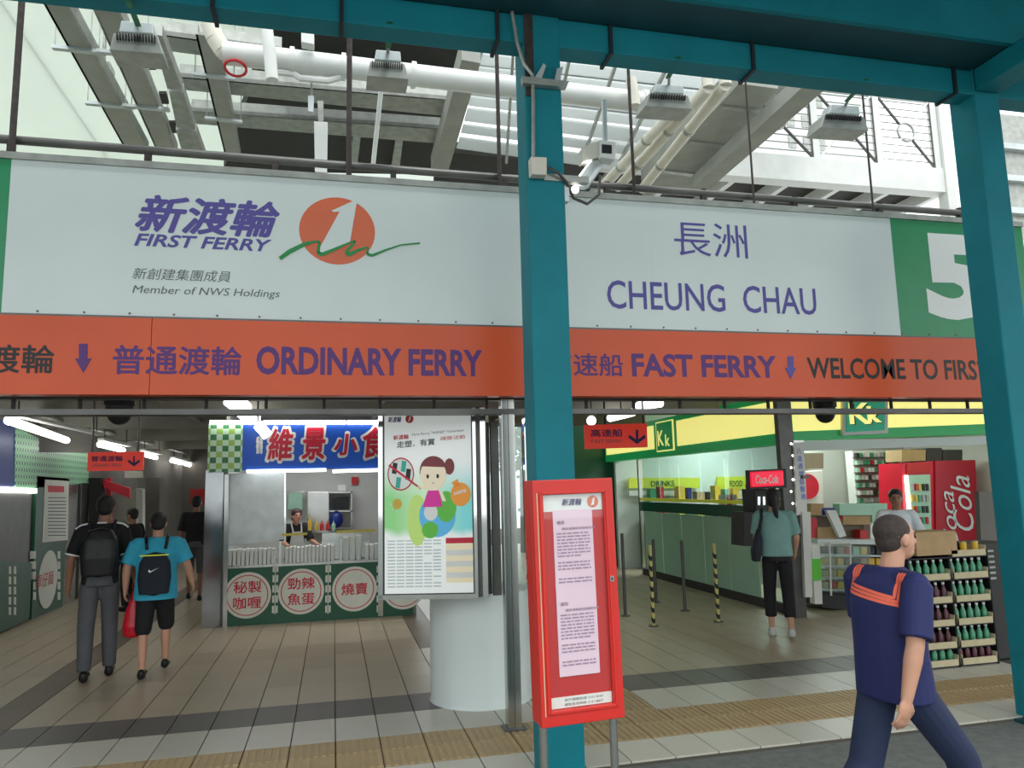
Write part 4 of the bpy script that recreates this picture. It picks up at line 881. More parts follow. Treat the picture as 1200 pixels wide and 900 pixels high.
for k in range(4): MB().pp([(888 + 6 * k, 582), (891 + 6 * k, 582), (891 + 6 * k, 592), (888 + 6 * k, 592)], 'Y', 8.18, .02).build('tap', 'chrome', t)
MB().pp([(872, 600), (920, 600), (920, 640), (872, 640)], 'Y', 8.25, .3).build('stand', 'dark_grey', t)
MB().pp([(872, 640), (920, 640), (918, 716), (874, 705)], 'Y', 8.25, .3).build('lower_stand', 'card', t) if 0 else None
# kiosk front
YK = 8.5
kf = empty('corner_kiosk', 'lit yellow and green kiosk sign with a square green logo', 'shop front', (7.4, YK, 2.1))
MB().pp([(920, 516.5), (1200, 507), (1200, 503 - 8), (920, 506)], 'Y', YK, .3).build('green_band', 'kk_green', kf)
MB().pp([(920, 505.5), (1200, 495), (1200, 455), (920, 462)], 'Y', YK, .3).build('lit_panel', 'kk_yellow', kf)
MB().pp([(988, 468), (1041, 466), (1041, 508), (988, 510.5)], 'Y', YK - .06, .06).build('logo_frame', 'white_paint', kf, bevel=.01)
MB().pp([(992, 468), (1037, 466), (1037, 504), (992, 506.5)], 'Y', YK - .07, .02).build('logo_plate', 'kk_teal', kf)
textpx('K', 'ink_black', kf, (997.5, 498), (1020.5, 473), 'Y', YK - .072, off=.02); textpx('k', 'ink_black', kf, (1018.5, 496), (1033.5, 477), 'Y', YK - .072, off=.04)
textpx('K', 'kk_yellow', kf, (996, 497), (1019, 472), 'Y', YK - .076, off=.02); textpx('k', 'kk_yellow', kf, (1017, 495), (1032, 476), 'Y', YK - .076, off=.04)
MB().pp([(942, 517), (1160, 511), (1160, 521), (942, 528)], 'Y', YK + .05, .12).build('soffit_light', 'sign_white', kf)
MB().pp([(920, 516), (942, 516), (945, 730), (926, 726)], 'Y', YK - .02, .12).build('steel_pier', 'steel', kf)
MB().pp([(930, 519), (942, 518), (946, 601), (934, 604)], 'Y', YK - .08, .04).build('side_banner', 'paper_white', kf)
p0 = PY(936, 530, YK - .09)
for i, ch in enumerate('八達通增值服務'): text(ch, 'blue_sign', kf, (p0.x - .03 + .003 * i, YK - .085, p0.z - .02 - .095 * i), (1, 0, 0), (0, 0, 1), .07, .07)
for k in range(7): MB().ball(PY(927 + (k % 2) * 2, 520 + 14 * k, YK - .05), .014, 6, 8).build('bulb', 'lamp_soft', kf)
# kiosk interior
YI = 11.3
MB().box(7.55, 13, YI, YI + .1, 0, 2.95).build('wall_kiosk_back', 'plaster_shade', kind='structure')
MB().box(8.6, 13, 8.8, YI, 2.6, 2.95).build('ceiling_kiosk', 'white_paint', kind='structure')
MB().box(PY(1150, 600, 9.8).x, PY(1150, 600, 9.8).x + .1, 8.7, YI, 0, 2.95).build('wall_kiosk_side', 'wall_white', kind='structure')
al = bpy.data.lights.new('kiosk_tube', 'AREA'); al.shape = 'RECTANGLE'; al.size = 2.4; al.size_y = .15; al.energy = 6; ao = bpy.data.objects.new('kiosk_tube', al); COL.objects.link(ao); ao.location = (8.0, 9.0, 2.55)
al = bpy.data.lights.new('stall_tube', 'AREA'); al.shape = 'RECTANGLE'; al.size = 1.8; al.size_y = .1; al.energy = 26; ao = bpy.data.objects.new('stall_tube', al); COL.objects.link(ao); ao.location = (-.2, 11.2, 2.7)
al = bpy.data.lights.new('shop_fill', 'AREA'); al.shape = 'RECTANGLE'; al.size = .3; al.size_y = 4; al.energy = 150; al.color = (.86, 1, .95); ao = bpy.data.objects.new('shop_fill', al); COL.objects.link(ao); ao.location = (7.6, 12, 2.85)  # last one: unseen area light, boosted to brighten the shop behind its glass
YW = YI - .35
cs = empty('cigarette_shelf', 'wall rack of small packs behind the shopkeeper', 'shelf', tuple(PY(1035, 590, YW)))
a, b_ = PY(1009, 590, YW), PY(1057, 527, YW)
MB().box(a.x, b_.x, YW + .1, YW + .3, a.z, b_.z).build('back', 'paper_white', cs)
R_ = 7
pm = ['paper_white', 'galv_light', 'bottle_green', 'frost', 'wall_white', 'dark_grey', 'white_paint', 'ink_red']
for r in range(R_):
    z = a.z + (b_.z - a.z) * r / R_
    MB().box(a.x, b_.x, YW, YW + .12, z, z + .012).build('shelf_board', 'dark_grey', cs)
    for k in range(13): x = a.x + (b_.x - a.x) * (k + .1) / 13; MB().box(x, x + (b_.x - a.x) / 13 * .75, YW + .02, YW + .08, z + .012, z + .085).build('packet', random.choice(pm), cs)
# red cola fridge
YC = 9.6
fr = empty('cola_fridge', 'red glass-fronted drinks fridge turned sideways behind the counter', 'fridge', tuple(PY(1100, 700, YC)))
MB().pp([(1057, 543), (1096, 540), (1097, 700), (1060, 700)], 'Y', YC, .5).build('cabinet', 'cola_red', fr)
MB().pp([(1062, 557), (1090, 556), (1092, 640), (1066, 642)], 'Y', YC - .02, .03).build('lit_interior', 'frost', fr)
MB().pp([(1061, 557), (1064, 557), (1069, 612), (1066, 612)], 'Y', YC - .04, .03).build('edge_light', 'lamp_soft', fr)
for r in range(4):
    for k in range(5): q = PY(1069 + 4.4 * k, 571 + 13 * r, YC - .03); MB().cbox(q, .04, .02, .1).build('can', random.choice(['red', 'bottle_green', 'can_yellow', 'galv', 'dark_grey']), fr)
MB().pp([(1063, 544), (1090, 542), (1090, 554), (1063, 555)], 'Y', YC - .02, .03).build('head_panel', 'red_back', fr)
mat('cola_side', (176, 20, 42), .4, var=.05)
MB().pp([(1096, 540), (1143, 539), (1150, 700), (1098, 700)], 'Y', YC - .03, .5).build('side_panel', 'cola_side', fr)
q = PY(1143, 612, YC - .04); text('Cola', 'sign_white', fr, (q.x - .03, q.y, q.z - .12), (0, 0, 1), (-1, 0, 0), .82, .36, shear=.3, off=0, th=.004)
q = PY(1121, 603, YC - .04); text('Coca', 'sign_white', fr, (q.x - .02, q.y, q.z - .5), (0, 0, 1), (-1, 0, 0), .85, .26, shear=.3, off=0, th=.004)
for x0, x1, y0, lab in ((1057, 1085, 527, 'brown carton on top of the red fridge, left'), (1086, 1104, 525, 'dark carton on top of the red fridge, middle'), (1105, 1128, 527, 'framed carton on top of the red fridge, right')):
    MB().pp([(x0, y0), (x1, y0), (x1, 540), (x0, 541)], 'Y', YC, .35).build('carton', 'card' if x0 == 1057 else 'dark_grey', label=lab, cat='carton', bevel=.004)
t = empty('white_cooler', 'white upright cooler with a red disc behind the steel pier', 'cooler', tuple(PY(955, 700, YI - .6)))
MB().pp([(943, 552), (964, 551), (968, 690), (946, 690)], 'Y', YI - .6, .5).build('body', 'white_paint', t, bevel=.01)
MB().disc(PY(946, 570, YI - .62), .2, (0, -1, 0), .02, 26).build('disc', 'cola_red', t)
MB().pp([(943, 531), (965, 531), (965, 549), (943, 550)], 'Y', YI - .5, .4).build('carton', 'tile_brown', label='brown carton on top of the white cooler', cat='carton')
# counter and its goods
YD = 8.75
ct = empty('kiosk_counter', 'glass display counter of the kiosk with sweets on its shelves', 'counter', tuple(PY(1000, 700, YD)))
def D(pix, name, m, par, d=.3, Y=YD, **k): return MB().pp(pix, 'Y', Y, d).build(name, m, par, **k)
D([(958, 632), (1130, 634), (1130, 640), (958, 637)], 'top', 'sign_white', ct, .7)
D([(962, 695), (1130, 708), (1130, 730), (964, 712)], 'plinth', 'black', ct, .6)
D([(1000, 638), (1130, 640), (1130, 708), (1000, 698)], 'back_panel', 'card_pale', ct, .03, YD + .45)
for y in (649, 662, 676, 690): D([(962, y), (1130, y + 4), (1130, y + 6), (962, y + 2)], 'shelf', 'galv_light', ct, .4, YD + .03)
for y in (649, 662, 676, 690):
    for k in range(14): D([(964 + 9 * k, y - 8), (971 + 9 * k, y - 8), (971 + 9 * k, y + .5), (964 + 9 * k, y + .5)], 'packet', random.choice(['card_pale', 'dark_grey', 'red_back', 'can_yellow', 'card', 'frost', 'paper_white', 'tile_brown']), ct, .15, YD + .12)
D([(961, 638), (1020, 640), (1020, 698), (964, 694)], 'front_glass', 'glass', ct, .01, YD)
rk = empty('wire_rack', 'white wire rack hooked in front of the glass counter', 'rack', tuple(PY(985, 700, YD - .15)))
for x in (972, 996): MB().tube(PY(x, 636, YD - .15), PY(x + 2, 698, YD - .15), .012).build('upright', 'white_paint', rk)
MB().tube(PY(972, 637, YD - .15), PY(996, 636, YD - .15), .014).build('top_bar', 'white_paint', rk)
gs = [((950, 590, 966, 604), 'card', 'reddish brown round bun box on the kiosk counter', 'box'), ((963, 595, 978, 604), 'blue_sign_left', 'blue packet on the kiosk counter', 'packet'), ((950, 607, 958, 632), 'cola_red', 'pink narrow box at the left of the kiosk counter', 'box'),
      ((958, 618, 980, 632), 'card', 'brown carton low at the left of the kiosk counter', 'carton'), ((984, 590, 1022, 604), 'frost', 'pale green packets heaped behind the scale', 'packets'), ((988, 604, 1020, 615), 'card', 'brown tray of sweets on the kiosk counter', 'tray'),
      ((1008, 621, 1017, 634), 'red_back', 'dark red jar with a pale lid on the kiosk counter', 'jar'), ((1022, 590, 1040, 612), 'frost', 'pale till screen beside the shopkeeper', 'screen'), ((1020, 613, 1034, 632), 'paper_white', 'white box beside the shopkeeper', 'box'), ((984, 604, 996, 612), 'cola_red', 'small pink packet in front of the sweets', 'packet')]
for (x0, y0, x1, y1), m_, lab, cat in gs:
    D([(x0, y0), (x1, y0), (x1, y1), (x0, y1)], cat.split()[-1] if cat != 'screen' else 'till_screen', m_, None, .15, YD + .25 + random.uniform(-.05, .08), bevel=.006, label=lab, cat=cat)
D([(956, 604), (1040, 606), (1040, 634), (956, 633)], 'display_step', 'tile_brown', ct, .2, YD + .45)
D([(969, 598), (980, 598), (992, 628), (984, 630)], 'white_scoop', 'white_paint', None, .06, YD + .18, label='white slanting panel on the kiosk counter', cat='panel')
D([(940, 600), (950, 600), (952, 700), (944, 700)], 'post_sticker', 'paper_white', kf, .05, YK - .1)
D([(951, 640), (961, 640), (964, 708), (955, 708)], 'leaflet_rack', 'paper_white', None, .1, YD - .25, label='narrow leaflet rack at the left end of the counter', cat='rack')
D([(951, 655), (962, 655), (963, 680), (952, 680)], 'green_leaflet', 'p_green' if 'p_green' in MATS else 'kk_green', None, .02, YD - .29, label='green leaflet in the narrow rack', cat='leaflet')
# drinks rack in front
YR = 5.85
rk = empty('drinks_rack', 'black shelf rack of bottled drinks in cardboard trays', 'rack', tuple(PY(1125, 787, YR)))
xa0, xa1, xb0, xb1 = PY(1072, 720, YR).x, PY(1118, 720, YR).x, PY(1121, 720, YR).x, PY(1163, 720, YR).x
MB().box(xa0, xb1 + .02, YR + .3, YR + .34, 0, 1.02).build('back_panel', 'black', rk)
for x in (xa0 - .02, xa1 + .003, xb1 + .01): MB().box(x, x + .014, YR + .0, YR + .3, 0, 1.02).build('side_panel', 'black', rk)
zrow = [PY(1140, y, YR).z for y in (784, 757, 731, 704, 677, 651)]
cont = {0: ('green', 'purple'), 1: ('purple', 'green'), 2: ('purple', 'green'), 3: ('purple', 'green'), 4: ('green', 'green'), 5: (None, 'can')}
on = ['bottom', 'fifth', 'fourth', 'third', 'second', 'top']
for r in range(6):
    z = max(.02, zrow[r])
    MB().box(xa0, xb1, YR, YR + .3, z - .012, z).build('shelf', 'black', rk)
    for c, (a, b_) in enumerate(((xa0, xa1), (xb0, xb1))):
        kind = cont[r][c]
        if kind is None: continue
        lab = on[r] + (' tray of the left' if c == 0 else ' tray of the right') + ' stack on the drinks rack'
        t = empty('drinks_tray', 'open cardboard tray, ' + lab, 'tray', ((a + b_) / 2, YR + .1, z)); g = .004
        MB().box(a + g, b_ - g, YR - .01, YR, z, z + .055).build('front_wall', 'card_pale', t); MB().box(a + g, b_ - g, YR, YR + .26, z, z + .006).build('bottom', 'card_pale', t)
        for x in (a + g, b_ - g - .005): MB().box(x, x + .005, YR - .01, YR + .26, z, z + .09).build('side_wall', 'card_pale', t)
        N = 5 if kind != 'can' else 3
        for k in range(N):
            x = a + (b_ - a) * (k + .5) / N; y = YR + .05
            if kind == 'can':
                t = empty('drink_can', 'yellow drink can, ' + ['first', 'second', 'third'][k] + ' from left, ' + lab, 'can', (x, y, z + .006), group='yellow cans'); MB().tube((x, y, z + .006), (x, y, z + .12), .028, n=12).build('can_body', 'can_yellow', t, smooth=1); MB().tube((x, y, z + .12), (x, y, z + .125), .025, n=12).build('lid', 'steel', t)
            else:
                ck = 'bottle_proto_' + kind
                m_ = 'bottle_' + kind
                L = kind + ' drink bottle, ' + ['first', 'second', 'third', 'fourth', 'fifth'][k] + ' from left, ' + lab
                t = empty('drink_bottle', L, 'bottle', (x, y, z + .006), group=kind + ' bottles, ' + lab)
                if ck not in mcache:
                    q = (x, y, z + .006)
                    b1 = MB().loft([(x, y, q[2], .024, .024), (x, y, q[2] + .1, .026, .026), (x, y, q[2] + .135, .012, .012), (x, y, q[2] + .15, .011, .011)], 10).build('bottle_body', m_, t, smooth=1)
                    b2 = MB().tube((x, y, q[2] + .148), (x, y, q[2] + .168), .0135, n=10).build('cap', 'letter_white', t); mcache[ck] = (b1.data, b2.data)
                else:
                    for nm, me in zip(('bottle_body', 'cap'), mcache[ck]): o = bpy.data.objects.new(nm, me); COL.objects.link(o); o.parent = t
a = PY(1074, 652, YR); b_ = PY(1119, 622, YR)
MB().box(a.x, b_.x, YR - .01, YR + .28, a.z, b_.z).build('carton', 'card', label='plain brown carton on top of the left stack of the drinks rack', cat='carton', bevel=.004)
t = empty('dark_crate', 'dark grey vented crate stack right of the drinks rack', 'crate', (xb1 + .15, YR + .2, 0)); MB().box(xb1 + .03, xb1 + .45, YR + .12, YR + .5, 0, 1.05).build('body', 'dark_grey', t, bevel=.01)
for k in range(6): MB().box(xb1 + .06, xb1 + .2, YR + .11, YR + .12, .72 + .05 * k, .74 + .05 * k).build('vent_slot', 'galv', t)
MB().pp([(1147, 576), (1170, 576), (1180, 800), (1158, 800)], 'Y', 7.0, .06).build('side_board', 'card' if 0 else 'wall_grey', label='grey-brown board standing between fridge and right column', cat='board')
# colourful stickers on the right column
t = empty('column_sticker', 'blue and orange sticker on the lower part of the right column', 'sticker', (4.86, 4.4, 1.0))
MB().box(4.86, 4.975, 4.402, 4.408, 1.78, 1.98).build('blue_field', 'blue_sign', t); MB().box(4.86, 4.975, 4.402, 4.408, 1.5, 1.78).build('orange_field', 'orange', t)
# ================================================================ RED NOTICE BOX ON TWO STEEL LEGS
Pb = [PY(624, 571, 3.0), PY(721, 561, 3.0)]
Yb_ = 3.0
rb = empty('notice_box', 'red metal notice box with pink notices on two steel legs', 'notice box', (.98, Yb_, -.03))
def N_(pix, name, m, d, Y=Yb_, par=None, **k): return MB().pp(pix, 'Y', Y, d).build(name, m, par or rb, **k)
# solve the slight yaw: right edge a little farther away
A0 = PY(637, 853, 2.88); B0 = PZ(734, 841, A0.z)
yw = math.atan2(B0.y - A0.y, B0.x - A0.x); Wb = math.hypot(B0.x - A0.x, B0.y - A0.y); Hb = PY(624, 571, 2.88).z - A0.z + .026
Mb = Matrix.Translation((A0.x - .01, A0.y, A0.z)) @ Matrix.Rotation(yw, 4, 'Z') @ Matrix.Rotation(-.013, 4, 'Y')
def RB(): return MB(Mb)
fw = .035
RB().box(0, Wb, .012, .105, 0, Hb).build('case', 'red_box', rb, bevel=.006)
RB().box(0, fw * 1.25, -.012, .012, 0, Hb).build('door_frame', 'red_box', rb, bevel=.004); RB().box(Wb - fw * 1.25, Wb, -.012, .012, 0, Hb).build('door_frame', 'red_box', rb, bevel=.004)
RB().box(fw, Wb - fw, -.012, .012, 0, .058).build('door_frame', 'red_box', rb, bevel=.004); RB().box(fw, Wb - fw, -.012, .012, Hb - .058, Hb).build('door_frame', 'red_box', rb, bevel=.004)
for x in (.026, Wb - .038): RB().box(x, x + .012, -.018, -.010, .045, Hb - .045).build('door_bead', 'red_box', rb, bevel=.002)
for z in (.045, Hb - .057): RB().box(.03, Wb - .03, -.018, -.010, z, z + .012).build('door_bead', 'red_box', rb, bevel=.002)
RB().box(.015, .019, -.0135, -.011, .04, Hb - .05).build('hinge_line', 'card_pale', rb)
RB().box(.045, Wb - .045, .008, .0125, .058, Hb - .058).build('back_sheet', 'red_back', rb)
RB().box(.045, Wb - .045, .004, .008, Hb - .125, Hb - .06).build('header_strip', 'paper_white', rb)
RB().box(.045, Wb - .045, .004, .008, .06, .10).build('footer_strip', 'paper_white', rb)
XD = Mb.to_3x3() @ Vector((1, 0, 0))
def rt(s, m, x, z, w, h, **k): return text(s, m, k.pop('par', rb), Mb @ Vector((x, k.pop('y', .0035), z)), XD, (0, 0, 1), w, h, **k)
rt('新渡輪', 'navy_ink', .125, Hb - .103, .085, .026, shear=.25, off=.02); MB().disc(Mb @ Vector((.258, .0035, Hb - .092)), .024, Mb.to_3x3() @ Vector((0, -1, 0)), .001).build('logo_disc', 'logo_orange', rb)
RB().prism([(.266, .001, Hb - .072), (.252, .001, Hb - .088), (.257, .001, Hb - .088), (.248, .001, Hb - .107), (.262, .001, Hb - .104)], (0, -.001, 0)).build('logo_one', 'letter_white', rb)
rt('客戶服務熱線 2131 8181', 'ink_grey', .10, .084, .16, .010); rt('顧客意見熱線 2131 8877', 'ink_grey', .10, .067, .16, .010)
pz0, pz1 = .175, Hb - .12
for i, (a, b_) in enumerate((((pz0 + pz1) / 2 - .004, pz1), (pz0, (pz0 + pz1) / 2 + .004))):
    q = RB().box(.085, Wb - .09, .0025 - .001 * i, .0075, a, b_).build('notice', 'paper_pink', rb, label='pink printed notice, ' + ('upper' if i == 0 else 'lower'))
    W_ = Wb - .175; L = MB(Mb); y = .0018 - .001 * i
    rt('通告', 'ink_mauve', .10, b_ - .055, .032, .013, par=q, off=.02, y=y)
    rt('最新渡輪航班服務安排', 'ink_mauve', .12, b_ - .078, .14, .010, par=q, off=.01, y=y)
    for k in range(22):
        z = b_ - .095 - .0125 * k
        if k in (8, 12, 13) or z < a + .03: continue
        x = .098
        while x < .085 + W_ - .02:
            w = random.uniform(.008, .03); w = min(w, .085 + W_ - .015 - x); L.box(x, x + w, y - .0003, y, z, z + .006); x += w + .004
            if k in (7, 19) and x > .2: break
    L.build('printed_line', 'ink_mauve', q, kind='stuff')
RB().box(.045, Wb - .045, -.004, -.002, .058, Hb - .058).build('window_glass', 'glass_clear', rb)
RB().box(Wb - .036, Wb - .020, -.022, -.018, .52, .542).build('lock_plate', 'chrome', rb); RB().box(Wb - .030, Wb - .026, -.024, -.021, .526, .536).build('keyhole', 'black', rb)
for x in (.022, Wb - .03):
    c_ = Mb @ Vector((x, .04, 0)); MB().tube((c_.x, c_.y, -.03), (c_.x, c_.y, A0.z + .01), .016, n=18).build('leg', 'steel', rb, smooth=1)
    MB().tube((c_.x, c_.y, -.03), (c_.x, c_.y, -.015), .05, n=18).build('foot', 'steel_dark', rb)
# ================================================================ PEOPLE
def fuse(b, name, m, parent, vox=.008, it=4, M=None):
    """union of overlapping closed forms grown into one continuous skin"""
    me = bpy.data.meshes.new('t'); me.from_pydata([tuple(v) for v in b.v], [], b.f)
    o = bpy.data.objects.new('t', me); COL.objects.link(o)
    r = o.modifiers.new('r', 'REMESH'); r.mode = 'VOXEL'; r.voxel_size = vox
    s = o.modifiers.new('s', 'SMOOTH'); s.factor = .5; s.iterations = it
    dg = bpy.context.evaluated_depsgraph_get(); dg.update()
    e = bpy.data.meshes.new_from_object(o.evaluated_get(dg)); bpy.data.objects.remove(o); bpy.data.meshes.remove(me)
    if M: e.transform(M)
    e.materials.clear(); e.materials.append(MATS[m]); e.polygons.foreach_set('use_smooth', [True] * len(e.polygons)); e.name = name
    q = bpy.data.objects.new(name, e); COL.objects.link(q); q.parent = parent; return q
def V(*a): return Vector(a)
BASE = dict(head=V(0, .015, 1.60), neck=V(0, -.015, 1.45), chest=V(0, -.01, 1.28), waist=V(0, -.01, 1.08), pelvis=V(0, 0, .93),
            shL=V(-.175, -.01, 1.405), shR=V(.175, -.01, 1.405), elL=V(-.225, -.03, 1.13), elR=V(.225, -.03, 1.13), wrL=V(-.235, .03, .89), wrR=V(.235, .03, .89),
            hiL=V(-.085, 0, .90), hiR=V(.085, 0, .90), knL=V(-.095, .03, .49), knR=V(.095, .03, .49), anL=V(-.095, -.02, .08), anR=V(.095, -.02, .08))
def person(label, loc, yaw, height, pose=None, head_yaw=0, shirt='cloth_white', sleeve=.55, trousers='cloth_black', leg_len=1., hem=.90, hair='hair', skin='skin', shoes='black', vox=.009, build=1., collar=False, hairstyle='short', fingers=True, face=True, loose=0.):
    J = {k: v.copy() for k, v in BASE.items()}
    for k, v in (pose or {}).items(): J[k] = V(*v)
    s = height / 1.72
    root = empty('person', label, 'person', loc, yaw); K = Matrix.Scale(s, 4)
    B = MB(); hd = J['head']; Rh = Matrix.Rotation(head_yaw, 3, 'Z'); H = lambda x, y, z: hd + Rh @ V(x, y, z)
    # head: skull, face wedge, jaw, nose, ears, neck
    B.ball(H(0, -.012, .028), (.076, .094, .088), 12, 18, Rh); B.ball(H(0, .012, -.012), (.067, .08, .088), 12, 18, Rh); B.ball(H(0, .035, -.062), (.05, .052, .045), 10, 14, Rh)
    B.cap(H(0, .088, .01), H(0, .104, -.022), .009, .0135, 8); B.ball(H(0, .085, -.05), (.024, .012, .009), 6, 10, Rh); B.ball(H(0, .075, .03), (.05, .016, .012), 6, 10, Rh)
    for x in (-1, 1): B.ball(H(.077 * x, -.004, -.008), (.011, .021, .033), 8, 10, Rh)
    B.cap(J['neck'] + V(0, 0, -.05), hd + V(0, -.018, -.05), .058, .052, 14)
    # trunk under the clothes and limbs with taper
    B.cap(J['waist'], J['chest'], .10, .11); B.cap(J['pelvis'], J['waist'], .085, .085); B.cap(J['shL'], J['shR'], .042)
    for L in 'LR':
        sh, el, wr = J['sh' + L], J['el' + L], J['wr' + L]; sx = -1 if L == 'L' else 1
        B.cap(sh, el, .047 * build, .038 * build); mid = el.lerp(wr, .3); B.cap(el, mid, .038 * build, .039 * build); B.cap(mid, wr, .039 * build, .025 * build)
        d = (wr - el).normalized(); fwd = V(0, 1, 0) - d * d.y; fwd.normalize(); side = d.cross(fwd)
        pc = wr + d * .045; Rm = Matrix((fwd, side, d)).transposed()
        B.ball(pc, (.042, .019, .052), 8, 12, Rm); B.cap(wr, pc, .024, .024, 10)
        if fingers:
            inn = side * (1 if side.x * sx < 0 else -1)
            for k, (off, ln) in enumerate(((.031, .068), (.0105, .078), (-.0105, .073), (-.031, .058))):
                p0 = pc + fwd * off * .95 + d * .032; p1 = p0 + d * ln * .5 + inn * .008 + fwd * off * .12; p2 = p1 + (d * .75 + inn * .75).normalized() * ln * .5
                B.cap(p0, p1, .0095, .0088, 8); B.cap(p1, p2, .0088, .0072, 8)
            t0 = pc + fwd * .03 - d * .022; t1 = t0 + fwd * .030 + d * .028 + inn * .008; B.cap(t0, t1, .0125, .0105, 8); B.cap(t1, t1 + d * .03 + inn * .01, .0105, .0085, 8)
        hi, kn, an = J['hi' + L], J['kn' + L], J['an' + L]
        B.cap(hi, kn, .07, .045); cf = kn.lerp(an, .3) + V(0, -.008, 0); B.cap(kn, cf, .045, .05); B.cap(cf, an, .05, .032)
    fuse(B, 'body', skin, root, vox, 3, K)
    # shirt
    C = MB(); n, c_, w, p = J['neck'], J['chest'], J['waist'], J['pelvis']; lo = loose
    sw = (J['shR'].x - J['shL'].x) / 2 - .02
    pz = hem
    C.loft([(p.x, p.y, pz, .165 * build + lo, .118 * build + lo), (w.x, w.y, w.z, .155 * build + lo * .8, .110 * build + lo), (c_.x, c_.y, c_.z, .172 * build + lo * .5, .118 * build + lo * .5), ((n.x + c_.x) / 2, c_.y, c_.z + .09, .17 * build, .10), (n.x, n.y, n.z - .025, .11, .075), (n.x, n.y, n.z + .005, .066, .062)], 24, 2.4)
    for L in 'LR':
        sh, el, wr = J['sh' + L], J['el' + L], J['wr' + L]
        C.ball(sh + V(0, 0, -.012), (.062, .064, .062)); C.cap(V(n.x, n.y, n.z - .055), sh, .06, .058)
        e = sh.lerp(el, min(1, sleeve * 1.7)) if sleeve < .6 else el
        C.tube(sh, e, .062 * build + lo * .3, .066 * build + lo * .3, 16)
        if sleeve >= 1: C.ball(el, .055); C.tube(el, wr, .053, .042, 14)
    shirt_o = fuse(C, 'shirt', shirt, root, vox, 4, K)
    # trousers
    T = MB(); T.loft([(p.x, p.y, p.z - .06, .155 * build, .13 * build), (p.x, p.y, p.z + .03, .155 * build, .125 * build), (p.x, p.y, max(pz + .03, p.z + .08), .145 * build, .105)], 20, 2.3)
    for L in 'LR':
        hi, kn, an = J['hi' + L], J['kn' + L], J['an' + L]; T.cap(hi + V(0, 0, -.02), kn, .09 * build, .074 * build, 16)
        if leg_len > .6: e = kn.lerp(an, (leg_len - .5) * 2 * .97); T.tube(kn, e, .074 * build, .06 * build + lo * .3, 16)
        else: T.tube(kn, kn.lerp(an, .12), .068, .07, 16)
    fuse(T, 'trousers', trousers, root, vox, 4, K)
    for L in 'LR':
        an, kn = J['an' + L], J['kn' + L]; toe = V(0, 1, 0); tilt = max(-.6, min(.9, (an.z - .08) * 3))
        f = MB(); dn = V(0, math.cos(tilt), -math.sin(tilt)); h0 = an + V(0, 0, -.04)
        f.cap(h0 + dn * -.02, h0 + dn * .12, .042, .036, 12); f.ball(h0 + dn * .14, (.043, .06, .03)); f.ball(h0 + V(0, -.02, .02), (.038, .045, .045)); f.cap(h0 + dn * -.03 + V(0, 0, -.022), h0 + dn * .15 + V(0, 0, -.018), .022, .022)
        so_ = fuse(f, 'shoe', shoes, root, .008, 3, K)
    # hair
    Hm = MB()
    if hairstyle == 'short':
        Hm.ball(H(0, -.02, .042), (.086, .098, .086), 12, 18, Rh); Hm.ball(H(0, -.05, -.005), (.074, .062, .07), 10, 14, Rh); Hm.ball(H(0, .035, .085), (.062, .045, .032), 8, 12, Rh)
    elif hairstyle == 'cropped':
        Hm.ball(H(0, -.022, .036), (.082, .093, .084), 12, 18, Rh); Hm.ball(H(0, -.045, -.012), (.070, .060, .065), 10, 14, Rh)
    else:
        Hm.ball(H(0, -.02, .038), (.088, .10, .09), 12, 18, Rh); Hm.ball(H(0, -.045, -.02), (.08, .068, .09), 10, 14, Rh)
        if hairstyle == 'ponytail':
            Hm.ball(H(0, -.11, .01), .035); Hm.cap(H(0, -.115, 0), H(.012, -.12, -.13), .034, .033); Hm.cap(H(.012, -.12, -.13), H(.03, -.10, -.28), .033, .012)
    fuse(Hm, 'hair', hair, root, .007, 2, K)
    if face:
        for x in (-1, 1):
            q = MB(); q.ball(H(.029 * x, .083, .006), (.012, .006, .007), 6, 10, Rh); q.v = [K @ v for v in q.v]; o = MB(); 
            f = MB(); f.v = [root_m(root) @ v for v in q.v]; f.f = q.f; f.build('eye', 'black', root, smooth='all')
            q = MB(); q.ball(H(.029 * x, .084, .026), (.018, .006, .0035), 5, 8, Rh); f = MB(); f.v = [root_m(root) @ (K @ v) for v in q.v]; f.f = q.f; f.build('eyebrow', hair, root)
        q = MB(); q.ball(H(0, .091, -.05), (.022, .007, .0045), 6, 10, Rh); f = MB(); f.v = [root_m(root) @ (K @ v) for v in q.v]; f.f = q.f; f.build('mouth', 'ink_red' if hairstyle != 'short' else 'tile_brown', root)
    return root, J, s, shirt_o
def root_m(r): return INV[r.name].inverted()
def loc_build(b, root, s, name, m, **k):       # MB in person axes -> child mesh
    M = root_m(root) @ Matrix.Scale(s, 4); f = MB(); f.v = [M @ v for v in b.v]; f.f = b.f; return f.build(name, m, root, **k)
